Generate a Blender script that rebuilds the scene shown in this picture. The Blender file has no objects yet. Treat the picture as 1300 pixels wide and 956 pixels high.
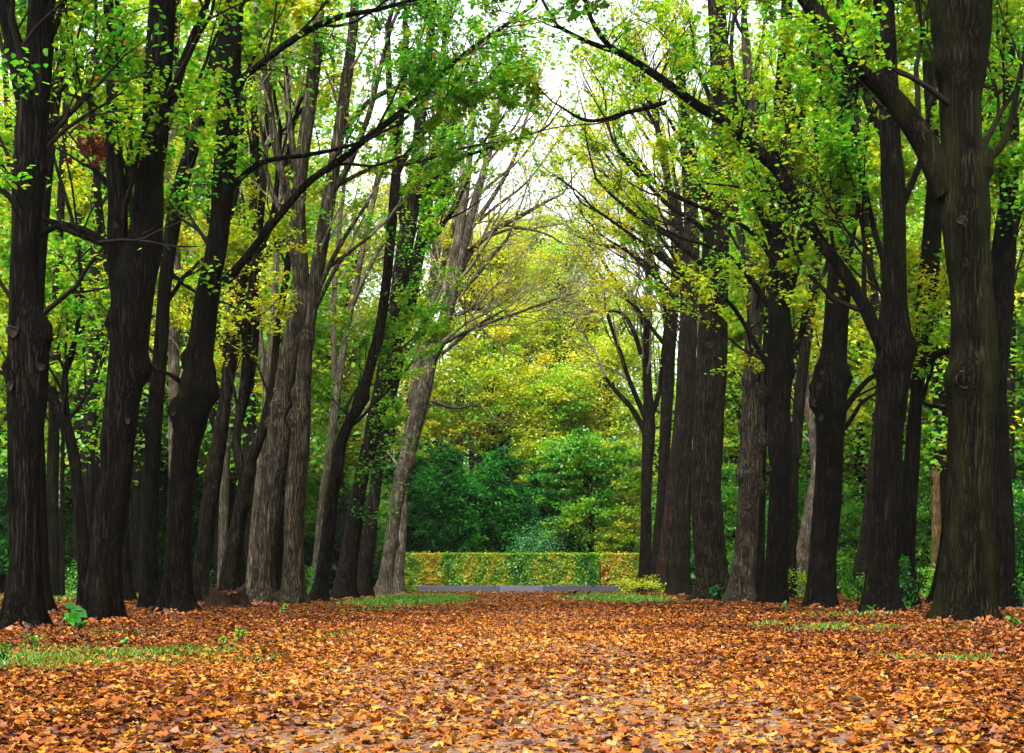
import bpy, math
import numpy as np
from math import radians, pi

# ------------------------------------------------------------------ basics
scene = bpy.context.scene
COL = scene.collection
FPX, CX, HY, EYE = 1600.0, 650.0, 735.0, 0.6       # camera: focal length in photo pixels, principal column, horizon row, eye height


def at(px, py, Y):
    return np.array([(px - CX) * Y / FPX, Y, EYE + (HY - py) * Y / FPX])


def gz(x, y):
    return 0.022 * np.sin(x * 0.9 + 1.3) * np.cos(y * 0.55) + 0.014 * np.sin(x * 2.1 + y * 1.7) - 0.01


def unit(v):
    n = np.linalg.norm(v, axis=-1, keepdims=True)
    return v / np.maximum(n, 1e-9)


def fnoise(P, f, ph=0.0):
    """cheap smooth 3D field in about -1..1"""
    x, y, z = P[..., 0] * f, P[..., 1] * f, P[..., 2] * f
    a = np.sin(x * 1.7 + 1.1 * np.sin(y * 1.3 + ph) + ph) * np.cos(y * 1.9 + 0.9 * np.sin(z * 1.6 + ph * 2))
    b = np.sin(z * 2.3 + 1.3 * np.sin(x * 2.1 + ph * 1.7) + 2.0 * ph) * np.cos(x * 2.9 - y * 2.3 + ph)
    return 0.6 * a + 0.5 * b


class Quads:
    """collects quads (and a per-point tone) and links them as one mesh object"""

    def __init__(self):
        self.V, self.F, self.T, self.n = [], [], [], 0

    def add(self, V, F, tone=0.5):
        V = np.asarray(V, dtype=np.float32).reshape(-1, 3)
        self.V.append(V)
        self.F.append(np.asarray(F, dtype=np.int64).reshape(-1, 4) + self.n)
        self.T.append(np.full(len(V), tone, np.float32) if np.isscalar(tone) else np.asarray(tone, np.float32))
        self.n += len(V)

    def build(self, name, mat, parent=None, origin=(0, 0, 0), smooth=True, tone=False):
        o = bpy.data.objects.new(name, None) if self.n == 0 else None
        V = np.concatenate(self.V) - np.asarray(origin, np.float32)
        F = np.concatenate(self.F)
        me = bpy.data.meshes.new(name)
        me.vertices.add(len(V))
        me.vertices.foreach_set('co', V.astype(np.float32).ravel())
        me.loops.add(F.size)
        me.loops.foreach_set('vertex_index', F.astype(np.int32).ravel())
        me.polygons.add(len(F))
        me.polygons.foreach_set('loop_start', np.arange(0, F.size, 4, dtype=np.int32))
        me.polygons.foreach_set('use_smooth', np.full(len(F), smooth, dtype=bool))
        if tone:
            a = me.attributes.new('tone', 'FLOAT', 'POINT')
            a.data.foreach_set('value', np.concatenate(self.T))
        me.update(calc_edges=True)
        me.materials.append(mat)
        o = bpy.data.objects.new(name, me)
        COL.objects.link(o)
        if parent is not None:
            o.parent = parent
        else:
            o.location = origin
        return o


def tag(o, label=None, cat=None, group=None, kind=None):
    if label: o['label'] = label
    if cat: o['category'] = cat
    if group: o['group'] = group
    if kind: o['kind'] = kind
    return o


def empty(name, loc, label, cat, group=None):
    o = bpy.data.objects.new(name, None)
    o.empty_display_size = 0.2
    o.location = tuple(float(v) for v in loc)
    COL.objects.link(o)
    return tag(o, label, cat, group)


# ------------------------------------------------------------------ tubes
def resample(P, R, step):
    """Catmull-Rom through points P with radii R"""
    P, R = np.asarray(P, float), np.asarray(R, float)
    if len(P) < 3:
        n = max(2, int(np.linalg.norm(P[-1] - P[0]) / step) + 1)
        t = np.linspace(0, 1, n)[:, None]
        return P[0] * (1 - t) + P[-1] * t, R[0] * (1 - t[:, 0]) + R[-1] * t[:, 0]
    Q = np.vstack([2 * P[0] - P[1], P, 2 * P[-1] - P[-2]])
    oP, oR = [], []
    for i in range(len(P) - 1):
        L = np.linalg.norm(P[i + 1] - P[i])
        n = max(1, int(math.ceil(L / step)))
        t = (np.arange(n) / n)[:, None]
        a, b, c, d = Q[i], Q[i + 1], Q[i + 2], Q[i + 3]
        oP.append(0.5 * (2 * b + (c - a) * t + (2 * a - 5 * b + 4 * c - d) * t ** 2 + (3 * b - a - 3 * c + d) * t ** 3))
        s = t[:, 0]; s = s * s * (3 - 2 * s)
        oR.append(R[i] * (1 - s) + R[i + 1] * s)
    oP.append(P[-1:]); oR.append(R[-1:])
    return np.vstack(oP), np.concatenate(oR)


def frames(P):
    T = np.gradient(P, axis=0)
    T = unit(T)
    ref = np.array([0.0, 1.0, 0.0]) if abs(T[0][1]) < 0.9 else np.array([1.0, 0, 0])
    N = np.zeros_like(P)
    n = unit(ref - T[0] * np.dot(ref, T[0]))
    for i in range(len(P)):
        n = n - T[i] * np.dot(n, T[i])
        n = n / max(np.linalg.norm(n), 1e-9)
        N[i] = n
    return T, N, np.cross(T, N)


def tube(q, P, R, sides, rough=None, tone=0.5):
    """rough: function(theta, P, R) -> radius multiplier"""
    T, N, B = frames(P)
    th = np.linspace(0, 2 * pi, sides, endpoint=False)
    m = np.ones((len(P), sides))
    if rough is not None:
        m = rough(th, P, R)
    rr = (R[:, None] * m)[..., None]
    V = P[:, None, :] + rr * (np.cos(th)[None, :, None] * N[:, None, :] + np.sin(th)[None, :, None] * B[:, None, :])
    i, j = np.meshgrid(np.arange(len(P) - 1), np.arange(sides), indexing='ij')
    j2 = (j + 1) % sides
    F = np.stack([i * sides + j, i * sides + j2, (i + 1) * sides + j2, (i + 1) * sides + j], -1)
    V = V.reshape(-1, 3)
    q.add(V, F.reshape(-1, 4), tone)
    return V


# ------------------------------------------------------------------ leaves
L6 = np.array([[0, 0, 0], [.28, .30, .07], [.68, .30, .06], [1, 0, -.08], [.68, -.30, .06], [.28, -.30, .07]])
F6 = np.array([[0, 1, 2, 3], [0, 3, 4, 5]])
L4 = np.array([[0, 0, 0], [.45, .36, .09], [1, 0, -.08], [.45, -.36, .09]])
F4 = np.array([[0, 1, 2, 3]])
_mu = [0.0, .12, .36, .6, .75, 1.0]
_ou = [(-.02, .10), (.06, .42), (.38, .34), (.60, .44), (.80, .22), (1.0, .02)]
LM = np.array([[u, 0, 0] for u in _mu] + [[u, v, 0] for u, v in _ou] + [[u, -v, 0] for u, v in _ou], float)
FM = np.array([[k, 6 + k, 7 + k, k + 1] for k in range(5)] + [[k + 1, 13 + k, 12 + k, k] for k in range(5)])


def add_leaves(q, P, N, size, tone, rng, tmpl=L6, F=F6, curl=0.0):
    n = len(P)
    if n == 0: return
    N = unit(N)
    t = unit(np.cross(N, rng.normal(size=(n, 3))))
    b = np.cross(N, t)
    c = np.broadcast_to(tmpl[None], (n,) + tmpl.shape).copy()
    c[..., 0] -= 0.5
    if curl:
        c1 = rng.normal(0.25, 0.9, (n, 1)) * curl
        c2 = rng.normal(0.2, 0.7, (n, 1)) * curl
        tw = rng.normal(0, 0.8, (n, 1)) * curl
        c[..., 2] += c1 * c[..., 1] ** 2 * 3 + c2 * (c[..., 0]) ** 2 * 2 + tw * c[..., 0] * c[..., 1] * 2
    wid = rng.uniform(.8, 1.15, (n, 1))
    c[..., 1] *= wid
    c *= np.asarray(size).reshape(-1, 1, 1)
    V = P[:, None, :] + c[..., 0:1] * t[:, None, :] + c[..., 1:2] * b[:, None, :] + c[..., 2:3] * N[:, None, :]
    m = len(tmpl)
    FF = F[None] + (np.arange(n) * m)[:, None, None]
    q.add(V.reshape(-1, 3), FF.reshape(-1, 4), np.repeat(np.asarray(tone, np.float32), m))


# ------------------------------------------------------------------ materials
def new_mat(name):
    m = bpy.data.materials.new(name)
    m.use_nodes = True
    nt = m.node_tree
    nt.nodes.clear()
    return m, nt, nt.nodes, nt.links


def ramp(nodes, stops):
    r = nodes.new('ShaderNodeValToRGB')
    e = r.color_ramp.elements
    while len(e) < len(stops): e.new(0.5)
    for k, (p, c) in enumerate(stops):
        e[k].position = p
        e[k].color = (*c, 1)
    return r


LEAF_STOPS = [(0.0, (.002, .016, .006)), (.18, (.011, .085, .011)), (.34, (.026, .235, .008)), (.50, (.145, .390, .005)),
              (.64, (.420, .480, .006)), (.78, (.640, .540, .010)), (.89, (.46, .13, .010)), (1.0, (.10, .016, .007))]
LITTER_STOPS = [(0.0, (.004, .0015, .001)), (.22, (.040, .0095, .0015)), (.45, (.185, .042, .0020)), (.65, (.33, .105, .0040)),
                (.80, (.40, .19, .008)), (.92, (.31, .145, .028)), (1.0, (.34, .21, .075))]


def leaf_material(name, stops, transl=0.5, gloss=0.05, groughness=.45):
    m, nt, N, L = new_mat(name)
    a = N.new('ShaderNodeAttribute'); a.attribute_name = 'tone'
    r = ramp(N, stops)
    L.new(a.outputs['Fac'], r.inputs['Fac'])
    d = N.new('ShaderNodeBsdfDiffuse'); t = N.new('ShaderNodeBsdfTranslucent')
    g = N.new('ShaderNodeBsdfGlossy'); g.inputs['Roughness'].default_value = groughness
    L.new(r.outputs['Color'], d.inputs['Color']); L.new(r.outputs['Color'], t.inputs['Color'])
    mx = N.new('ShaderNodeMixShader'); mx.inputs['Fac'].default_value = transl
    L.new(d.outputs[0], mx.inputs[1]); L.new(t.outputs[0], mx.inputs[2])
    m2 = N.new('ShaderNodeMixShader'); m2.inputs['Fac'].default_value = gloss
    L.new(mx.outputs[0], m2.inputs[1]); L.new(g.outputs[0], m2.inputs[2])
    o = N.new('ShaderNodeOutputMaterial')
    L.new(m2.outputs[0], o.inputs['Surface'])
    return m


def bark_material(name, dark, mid, light, moss=(.05, .06, .015), moss_amt=.25, scale=1.0, bump=.05):
    m, nt, N, L = new_mat(name)
    tc = N.new('ShaderNodeTexCoord'); oi = N.new('ShaderNodeObjectInfo')
    ad = N.new('ShaderNodeVectorMath'); ad.operation = 'ADD'
    L.new(tc.outputs['Object'], ad.inputs[0]); L.new(oi.outputs['Random'], ad.inputs[1])
    # wobble so that furrows braid
    nw = N.new('ShaderNodeTexNoise'); nw.inputs['Scale'].default_value = 2.2; nw.inputs['Detail'].default_value = 2
    L.new(ad.outputs[0], nw.inputs['Vector'])
    mw = N.new('ShaderNodeVectorMath'); mw.operation = 'MULTIPLY_ADD'
    mw.inputs[1].default_value = (.07, .07, 0)
    L.new(nw.outputs['Color'], mw.inputs[0]); L.new(ad.outputs[0], mw.inputs[2])
    mp = N.new('ShaderNodeMapping'); mp.inputs['Scale'].default_value = (32 * scale, 32 * scale, 1.5 * scale)
    L.new(mw.outputs[0], mp.inputs['Vector'])
    v = N.new('ShaderNodeTexNoise'); v.inputs['Scale'].default_value = 1.0; v.inputs['Detail'].default_value = 5; v.inputs['Roughness'].default_value = .58
    L.new(mp.outputs[0], v.inputs['Vector'])
    s1 = N.new('ShaderNodeMath'); s1.operation = 'SUBTRACT'; s1.inputs[1].default_value = .5
    L.new(v.outputs['Fac'], s1.inputs[0])
    s2 = N.new('ShaderNodeMath'); s2.operation = 'ABSOLUTE'; L.new(s1.outputs[0], s2.inputs[0])
    mr = N.new('ShaderNodeMapRange'); mr.inputs['From Max'].default_value = .12
    L.new(s2.outputs[0], mr.inputs['Value'])
    mp2 = N.new('ShaderNodeMapping'); mp2.inputs['Scale'].default_value = (60 * scale, 60 * scale, 16 * scale)
    L.new(mw.outputs[0], mp2.inputs['Vector'])
    n1 = N.new('ShaderNodeTexNoise'); n1.inputs['Scale'].default_value = 1.0; n1.inputs['Detail'].default_value = 5; n1.inputs['Roughness'].default_value = .7
    L.new(mp2.outputs[0], n1.inputs['Vector'])
    hh = N.new('ShaderNodeMath'); hh.operation = 'MULTIPLY_ADD'; hh.inputs[1].default_value = .5
    L.new(mr.outputs[0], hh.inputs[0])
    h2 = N.new('ShaderNodeMath'); h2.operation = 'MULTIPLY'; h2.inputs[1].default_value = .55
    L.new(n1.outputs['Fac'], h2.inputs[0]); L.new(h2.outputs[0], hh.inputs[2])
    r = ramp(N, [(.14, dark), (.52, mid), (.86, light)])
    L.new(hh.outputs[0], r.inputs['Fac'])
    # lichen and moss blotches
    n2 = N.new('ShaderNodeTexNoise'); n2.inputs['Scale'].default_value = 1.1; n2.inputs['Detail'].default_value = 4
    mp4 = N.new('ShaderNodeMapping'); mp4.inputs['Scale'].default_value = (3.0, 3.0, .45)
    L.new(ad.outputs[0], mp4.inputs['Vector']); L.new(mp4.outputs[0], n2.inputs['Vector'])
    mr2 = N.new('ShaderNodeMapRange'); mr2.inputs['From Min'].default_value = .48; mr2.inputs['From Max'].default_value = .68
    mr2.inputs['To Max'].default_value = moss_amt
    L.new(n2.outputs['Fac'], mr2.inputs['Value'])
    mx = N.new('ShaderNodeMixRGB'); mx.inputs['Color2'].default_value = (*moss, 1)
    L.new(mr2.outputs[0], mx.inputs['Fac']); L.new(r.outputs['Color'], mx.inputs['Color1'])
    n3 = N.new('ShaderNodeTexNoise'); n3.inputs['Scale'].default_value = 3.5; n3.inputs['Detail'].default_value = 3
    L.new(ad.outputs[0], n3.inputs['Vector'])
    mr3 = N.new('ShaderNodeMapRange'); mr3.inputs['From Min'].default_value = .3; mr3.inputs['From Max'].default_value = .7
    mr3.inputs['To Min'].default_value = .6; mr3.inputs['To Max'].default_value = 1.35
    L.new(n3.outputs['Fac'], mr3.inputs['Value'])
    mv = N.new('ShaderNodeMixRGB'); mv.blend_type = 'MULTIPLY'; mv.inputs['Fac'].default_value = 1
    L.new(mx.outputs['Color'], mv.inputs['Color1']); L.new(mr3.outputs[0], mv.inputs['Color2'])
    b = N.new('ShaderNodeBsdfPrincipled'); b.inputs['Roughness'].default_value = .85
    b.inputs['Specular IOR Level'].default_value = .03
    bp = N.new('ShaderNodeBump'); bp.inputs['Strength'].default_value = 1.0; bp.inputs['Distance'].default_value = bump
    L.new(hh.outputs[0], bp.inputs['Height'])
    L.new(mv.outputs['Color'], b.inputs['Base Color']); L.new(bp.outputs[0], b.inputs['Normal'])
    o = N.new('ShaderNodeOutputMaterial'); L.new(b.outputs[0], o.inputs['Surface'])
    return m


def rough_material(name, c1, c2, scale=8, bump=.02, rough=.9, stretch=(1, 1, 1), detail=6):
    m, nt, N, L = new_mat(name)
    tc = N.new('ShaderNodeTexCoord'); mp = N.new('ShaderNodeMapping'); mp.inputs['Scale'].default_value = stretch
    L.new(tc.outputs['Object'], mp.inputs['Vector'])
    n = N.new('ShaderNodeTexNoise'); n.inputs['Scale'].default_value = scale; n.inputs['Detail'].default_value = detail; n.inputs['Roughness'].default_value = .65
    L.new(mp.outputs[0], n.inputs['Vector'])
    r = ramp(N, [(.3, c1), (.7, c2)]); L.new(n.outputs['Fac'], r.inputs['Fac'])
    b = N.new('ShaderNodeBsdfPrincipled'); b.inputs['Roughness'].default_value = rough; b.inputs['Specular IOR Level'].default_value = .06
    L.new(r.outputs['Color'], b.inputs['Base Color'])
    bp = N.new('ShaderNodeBump'); bp.inputs['Distance'].default_value = bump; L.new(n.outputs['Fac'], bp.inputs['Height'])
    L.new(bp.outputs[0], b.inputs['Normal'])
    o = N.new('ShaderNodeOutputMaterial'); L.new(b.outputs[0], o.inputs['Surface'])
    return m


M_LEAF = leaf_material('leaf', LEAF_STOPS, .55, .04)
M_NEEDLE = leaf_material('yew_needles', LEAF_STOPS, .2, .012)
M_PALE_LEAF = leaf_material('pale_blue_green_leaf', [(0, (.02, .10, .03)), (.5, (.065, .26, .075)), (1, (.17, .42, .13))], .4, .04)
M_LITTER = leaf_material('fallen_leaf', LITTER_STOPS, .18, .035, .5)
M_BARK_DARK = bark_material('bark_dark', (.0003, .0002, .0002), (.0036, .0028, .0021), (.021, .0165, .012), (.007, .0072, .0015), .35)
M_BARK_BROWN = bark_material('bark_brown', (.0006, .0005, .0004), (.0085, .0062, .0046), (.040, .031, .023), (.014, .014, .004), .3)
M_BARK_GREY = bark_material('bark_grey', (.002, .0016, .0011), (.030, .024, .0165), (.115, .094, .068), (.034, .037, .012), .4, .9)
M_BARK_RED = bark_material('bark_reddish', (.0014, .0009, .0007), (.019, .0115, .009), (.066, .044, .036), (.022, .019, .010), .2)
M_BARK_MOSS = bark_material('bark_mossy', (.0004, .0003, .0002), (.0048, .0039, .0021), (.021, .0175, .009), (.019, .021, .004), .5)
M_BARK_PALE = bark_material('bark_pale_grey', (.006, .005, .0035), (.070, .057, .040), (.20, .165, .125), (.055, .058, .022), .35, .9)
M_TWIG = rough_material('twig_bark', (.003, .0022, .0016), (.013, .0098, .007), 9, .004)
M_TWIG_PALE = rough_material('twig_bark_pale', (.06, .050, .036), (.19, .16, .12), 9, .004)
M_WOOD = rough_material('cut_wood', (.004, .0035, .003), (.034, .030, .024), 16, .02)
M_ROT = rough_material('rotten_wood', (.004, .0025, .002), (.030, .016, .009), 12, .03, .95)

# ------------------------------------------------------------------ tree building
BASES = []


def rot_axis(v, axis, ang):
    return v * math.cos(ang) + np.cross(axis, v) * math.sin(ang) + axis * np.dot(axis, v) * (1 - math.cos(ang))


class Twigs:
    def __init__(self, rng, up=.10, wander=.16, rate=(0, 2.2, 1.7), bias=(0, 0, 0)):
        self.rng, self.up, self.wander, self.rate = rng, up, wander, rate
        self.q = Quads(); self.A = []; self.B = []; self.W = []
        self.bias = np.asarray(bias, float)

    def seg(self, P, w=1.0):
        self.A.append(P[:-1]); self.B.append(P[1:]); self.W.append(np.full(len(P) - 1, w))

    def grow(self, p, d, L, r, lvl, leafy=1.0):
        rng = self.rng
        n = int(min(12, max(4, L / .3)))
        pts = [np.asarray(p, float)]
        d = unit(np.asarray(d, float))
        for i in range(n):
            d = unit(d + rng.normal(0, self.wander, 3) + np.array([0, 0, self.up]) + self.bias * .05)
            pts.append(pts[-1] + d * (L / n))
        P = np.array(pts)
        t = np.linspace(0, 1, n + 1)
        R = r * (1 - t) ** .85 + .0022
        tube(self.q, P, R, 9 if r > .07 else 6 if r > .02 else 3)
        if lvl == 0:
            self.seg(P[n // 4:], leafy)
            return
        self.seg(P[n // 2:], leafy * .7)
        nc = max(2, int(L * self.rate[min(lvl, len(self.rate) - 1)] * rng.uniform(.8, 1.2)))
        for k in range(nc):
            tt = rng.uniform(.22, .98)
            i = min(n - 1, int(tt * n))
            dd = unit(P[i + 1] - P[i])
            ax = unit(np.cross(dd, rng.normal(size=3)))
            cd = rot_axis(dd, ax, rng.uniform(.45, .95))
            cd = unit(cd + self.bias * .12)
            self.grow(P[i] + (P[i + 1] - P[i]) * (tt * n - i), cd, L * rng.uniform(.3, .55) * (1.15 - .6 * tt) + .25, max(.004, R[i] * .55), lvl - 1, leafy)


def scatter(q, tw, n, size, tone, rng, spread=.07, tonesd=.07, zbig=None, clump=1.0, ph=0.0, tilt=.45, droop=0.06, tmpl=L6, F=F6):
    if not tw.A or n <= 0: return
    A = np.concatenate(tw.A); B = np.concatenate(tw.B); W = np.concatenate(tw.W)
    M = (A + B) / 2
    W = W * np.linalg.norm(B - A, axis=1) * np.clip(.38 + 1.25 * clump * fnoise(M, .8, ph), .015, None)
    W /= W.sum()
    i = rng.choice(len(A), size=n, p=W)
    t = rng.uniform(0, 1, (n, 1))
    P = A[i] + (B[i] - A[i]) * t + rng.normal(0, spread, (n, 3)) * np.array([1, 1, .6])
    P[:, 2] -= abs(rng.normal(0, droop, n))
    P[:, 2] = np.maximum(P[:, 2], .1)
    keep = ~((np.abs(P[:, 0] - .5) < 2.3) & (P[:, 1] > 24) & (P[:, 2] > 6.5) & (rng.uniform(0, 1, n) < .58))    # the canopy opens over the walk
    P = P[keep]; n = len(P)
    s = size * rng.uniform(.6, 1.3, n)
    if zbig is not None:
        s = s * np.clip(1 + (P[:, 2] - zbig) * .35, 1, 2.6)
    tn = tone + rng.normal(0, tonesd, n) + .10 * fnoise(P, .9, ph + 2) + .06 * fnoise(P, 2.7, ph)
    N = np.array([0, 0, 1.0]) + rng.normal(0, tilt, (n, 3))
    add_leaves(q, P, N, s, np.where(rng.uniform(0, 1, n) < .015, .86, np.clip(tn, .02, .76)), rng, tmpl, F)


def make_rough(seed, base_z, flare, lob, ridge):
    rg = np.random.default_rng(seed)
    ph = rg.uniform(0, 6.28, 12)

    def f(th, P, R):
        z = (P[:, 2] - base_z)[:, None]
        s = np.concatenate([[0], np.cumsum(np.linalg.norm(np.diff(P, axis=0), axis=1))])[:, None]
        t = th[None, :]
        m = 1 + .035 * np.sin(2 * t + ph[0] + .5 * s) + .03 * np.sin(3 * t + ph[1] - .8 * s) + .03 * np.sin(1.9 * s + ph[2]) * np.sin(t + ph[3])
        m += ridge * (np.sin(9 * t + ph[4] + .9 * np.sin(1.2 * s + ph[5])) + .8 * np.sin(14 * t + ph[6] + 1.2 * np.sin(1.7 * s + ph[7])))
        m += .02 * np.sin(5 * s + ph[8] + 2 * t) * np.sin(3 * s + ph[9])
        zz = np.clip(z, 0, None)
        m += flare * np.exp(-zz / .34) * (.55 + 1.3 * lob * np.cos(5 * t + ph[10]) + .8 * lob * np.cos(3 * t + ph[11]))
        return m
    return f


def stem_pts(stem, Y, rng, drift, start=None):
    """traced points (px, py, width px, optional depth offset) -> 3D points and radii"""
    P, R = [], []
    dY = 0.0
    k = rng.uniform(-1, 1) * drift
    for i, s in enumerate(stem):
        if len(s) > 3: dY = s[3]
        elif i: 
            L = math.hypot(s[0] - stem[i - 1][0], s[1] - stem[i - 1][1]) * Y / FPX
            dY += k * L
        P.append(at(s[0], s[1], Y + dY)); R.append(.465 * s[2] * (Y + dY) / FPX)
    return np.array(P), np.array(R)


def tree(label, Y, stems, limbs=(), mat=None, nleaf=6000, tone=.42, size=.10, seed=1, branches=14, zmin=3.5, top=15.0, sprays=(), burls=(), scars=(),
         bias=0.0, flare=.55, kind='tree', name='tree', pale=False, blen=(1.6, 3.6), drift=.12, lean_out=.0, group='tall trees lining the avenue', spraytone=None,
         clump=1.0, twigrate=(0, 2.2, 1.6), topleaf=True, bang=(.35, .85), lvl=2, tonesd=.07):
    rng = np.random.default_rng(seed)
    mat = mat or M_BARK_DARK
    b0 = at(stems[0][0][0], HY, Y)
    base = np.array([b0[0], Y, 0.0]); base[2] = float(gz(base[0], base[1]))
    root = empty(name, base, label, kind, group)
    tr = Quads()
    tw = Twigs(rng, bias=(bias, 0, 0), rate=twigrate)
    samples, tang, rads, start = [], [], [], []
    near = Y < 32
    axis_all = []

    def do(stem, first, q):
        P, R = stem_pts(stem, Y, rng, 0.0 if first else drift)
        if first and stem[0][1] > HY + 5:
            P[0][2] = base[2] - .12
        P, R = resample(P, R, .14 if near else .2)
        sides = 40 if (near and R.max() > .12) else 22 if R.max() > .06 else 10
        ridge = .012 if R.max() > .1 else .006
        grounded = stem[0][1] > HY
        V = tube(q, P, R, sides, make_rough(seed * 7 + len(samples), base[2], flare if grounded else 0, .35, ridge))
        samples.append(P); rads.append(R)
        # carry the stem on above the picture
        d = unit(P[-1] - P[-4 if len(P) > 4 else 0])
        L = min(max(R[-1] * 75, 1.5), max(1.5, (top - P[-1][2]))) if P[-1][2] < top - 1 else 1.5
        dd = unit(d + np.array([0, 0, .25]))
        tw.grow(P[-1] - d * .05, dd, L, R[-1] * 1.0, lvl if R[-1] > .035 else 1, (1.0 if R[-1] > .035 else .6) if topleaf else .5)
        return P, R

    for k, s in enumerate(stems):
        do(s, k == 0 or s[0][1] > HY, tr)
    limb_q = []
    nst = len(samples)
    for l in limbs:
        lq = Quads(); do(l, False, lq); limb_q.append(lq)
    allP = np.vstack(samples)
    allR = np.concatenate(rads)
    # burls: push the bark outwards around a point
    bl = [(at(x, y, Y - s * .35 * Y / FPX), s * Y / FPX) for x, y, s in burls]
    V = np.concatenate(tr.V)
    for c, s in bl:
        dv = V - c
        w = np.exp(-(dv ** 2).sum(1) / (s * .62) ** 2)
        j = np.argmin(((allP - c) ** 2).sum(1))
        out = unit(V - allP[j])
        V += (out * (w * s * .62)[:, None]).astype(np.float32)
    tr.V = [V]
    trunk = tr.build('trunk', mat, root, base)
    for x, y, w, h in scars:
        c = at(x, y, Y)
        # the side of the bark that faces the camera at that place
        cam = np.array([0, 0, EYE]); d = unit(cam - c)
        rr = V - c
        across = rr - np.outer(rr @ d, d)
        okm = (across ** 2).sum(1) < (max(w, h) * .5 * Y / FPX + .09) ** 2
        front = (rr[okm] @ d).max() - .005 if okm.any() else .2
        pc = c + d * (front - .012)
        sq = Quads()
        ww, hh_ = .5 * w * Y / FPX, .5 * h * Y / FPX
        th = np.linspace(0, 2 * pi, 14, endpoint=False)
        ux = unit(np.cross(np.array([0, 0, 1.0]), d)); uz = np.cross(d, ux)
        wob = 1 + .12 * np.sin(2 * th + x) + .09 * np.sin(3 * th + y) + .06 * rng.normal(size=14)
        rings = []
        for f, dep in ((1.12, -.05), (1.04, .001), (.94, .007), (.82, .003), (.45, -.001), (.02, -.003)):
            rings.append(pc + d * dep + f * ((np.cos(th) * wob)[:, None] * ux * ww + (np.sin(th) * wob)[:, None] * uz * hh_))
        VV = np.vstack(rings)
        i, j = np.meshgrid(np.arange(len(rings) - 1), np.arange(14), indexing='ij')
        FF = np.stack([i * 14 + j, i * 14 + (j + 1) % 14, (i + 1) * 14 + (j + 1) % 14, (i + 1) * 14 + j], -1)
        sq.add(VV, FF.reshape(-1, 4))
        so = sq.build('pruning_scar', M_WOOD, None, base)
        so.location = (0, 0, 0); so.parent = trunk
    for lq in limb_q:
        lq.build('limb', mat, root, base)
    # branches that leave the stems
    cand = [(k, i) for k in range(len(samples)) for i in range(2, len(samples[k]) - 1)
            if samples[k][i][2] > zmin and samples[k][i][2] < top]
    for _ in range(branches if cand else 0):
        k, i = cand[rng.integers(len(cand))]
        P, R = samples[k], rads[k]
        tdir = unit(P[i + 1] - P[i - 1])
        az = rng.uniform(0, 2 * pi)
        side = unit(np.cross(tdir, np.array([math.cos(az), math.sin(az), 0.15])))
        side = unit(side + np.array([bias * .7, 0, 0]))
        a = rng.uniform(*bang)
        d = unit(tdir * math.cos(a) + side * math.sin(a))
        if P[i][1] + d[1] * 3 < 7: d[1] = abs(d[1])
        L = rng.uniform(*blen)
        tw.grow(P[i], d, L, min(R[i] * .45, .012 + L * .011), lvl if L > 1.4 else 1)
    sp = Twigs(rng, up=.0, wander=.2)
    for x, y, rp, nt_, *dy in sprays:
        c = at(x, y, Y + (dy[0] if dy else 0))
        rad = rp * Y / FPX
        for _ in range(nt_):
            tgt = c + rng.normal(0, .5, 3) * rad * np.array([1, 1, .8])
            below = allP[allP[:, 2] < tgt[2] + .3]
            below = below if len(below) else allP
            dist = ((below - tgt) ** 2).sum(1) + rng.uniform(0, .4, len(below))
            s = below[np.argmin(dist)]
            mid = (s + tgt) / 2 + np.array([0, 0, .12]) * np.linalg.norm(tgt - s)
            P, R = resample([s, mid, tgt], [.012, .009, .004], .25)
            tube(tw.q, P, R, 3)
            for _k in range(3):
                sp.grow(P[-1 - min(_k, len(P) - 2)], unit(tgt - s) + rng.normal(0, .6, 3) * np.array([1, 1, .4]), rad * rng.uniform(.7, 1.5) + .2, .004, 0)
    if sp.q.n: tw.q.V += [v for v in sp.q.V]; tw.q.F += [f + tw.q.n for f in sp.q.F]; tw.q.T += sp.q.T; tw.q.n += sp.q.n
    if tw.q.n:
        tw.q.build('twig_sprays', M_TWIG_PALE if pale else M_TWIG, root, base)
    cr = Quads()
    zb = EYE + HY * Y / FPX + .5
    scatter(cr, tw, int(nleaf * 2.0), size, tone + .10, rng, zbig=zb, ph=seed * 1.7, clump=clump, tonesd=tonesd)
    ns = sum(int(s[3] * 19) for s in sprays)
    scatter(cr, sp, ns, size * 1.0, tone + .06 if spraytone is None else spraytone + .03, rng, spread=.15, ph=seed * .7, clump=.35)
    if cr.n:
        cr.build('crown', M_LEAF, root, base, tone=True)
    BASES.append((base[0], base[1], float(rads[0][0])))
    return root





# ------------------------------------------------------------------ the avenue, traced tree by tree
# left row
tree('large near-black trunk at the far left edge, forking high up, with oval scars halfway', 14.8,
     [[(27, 805, 60), (30, 760, 46), (33, 700, 41), (31, 600, 41), (35, 500, 52), (36, 430, 55), (31, 380, 42), (32, 320, 38), (38, 200, 43), (43, 120, 42), (50, 50, 36), (54, -20, 34)],
      [(32, 130, 26), (20, 70, 24), (8, 20, 22), (-4, -30, 20)]],
     limbs=[[(58, 60, 9), (72, 30, 8), (88, -20, 6)], [(50, 300, 9), (70, 288, 8), (95, 296, 7), (130, 310, 5)]],
     mat=M_BARK_DARK, seed=11, nleaf=4200, tone=.36, size=.085, branches=9, zmin=5.2, burls=[(20, 470, 22), (52, 420, 22), (60, 215, 14)],
     scars=[(15, 421, 12, 15), (52, 466, 8, 10), (13, 490, 7, 12)], sprays=[(14, 92, 24, 4, -1.0), (8, 215, 22, 3, -1)], bias=.2)
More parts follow.
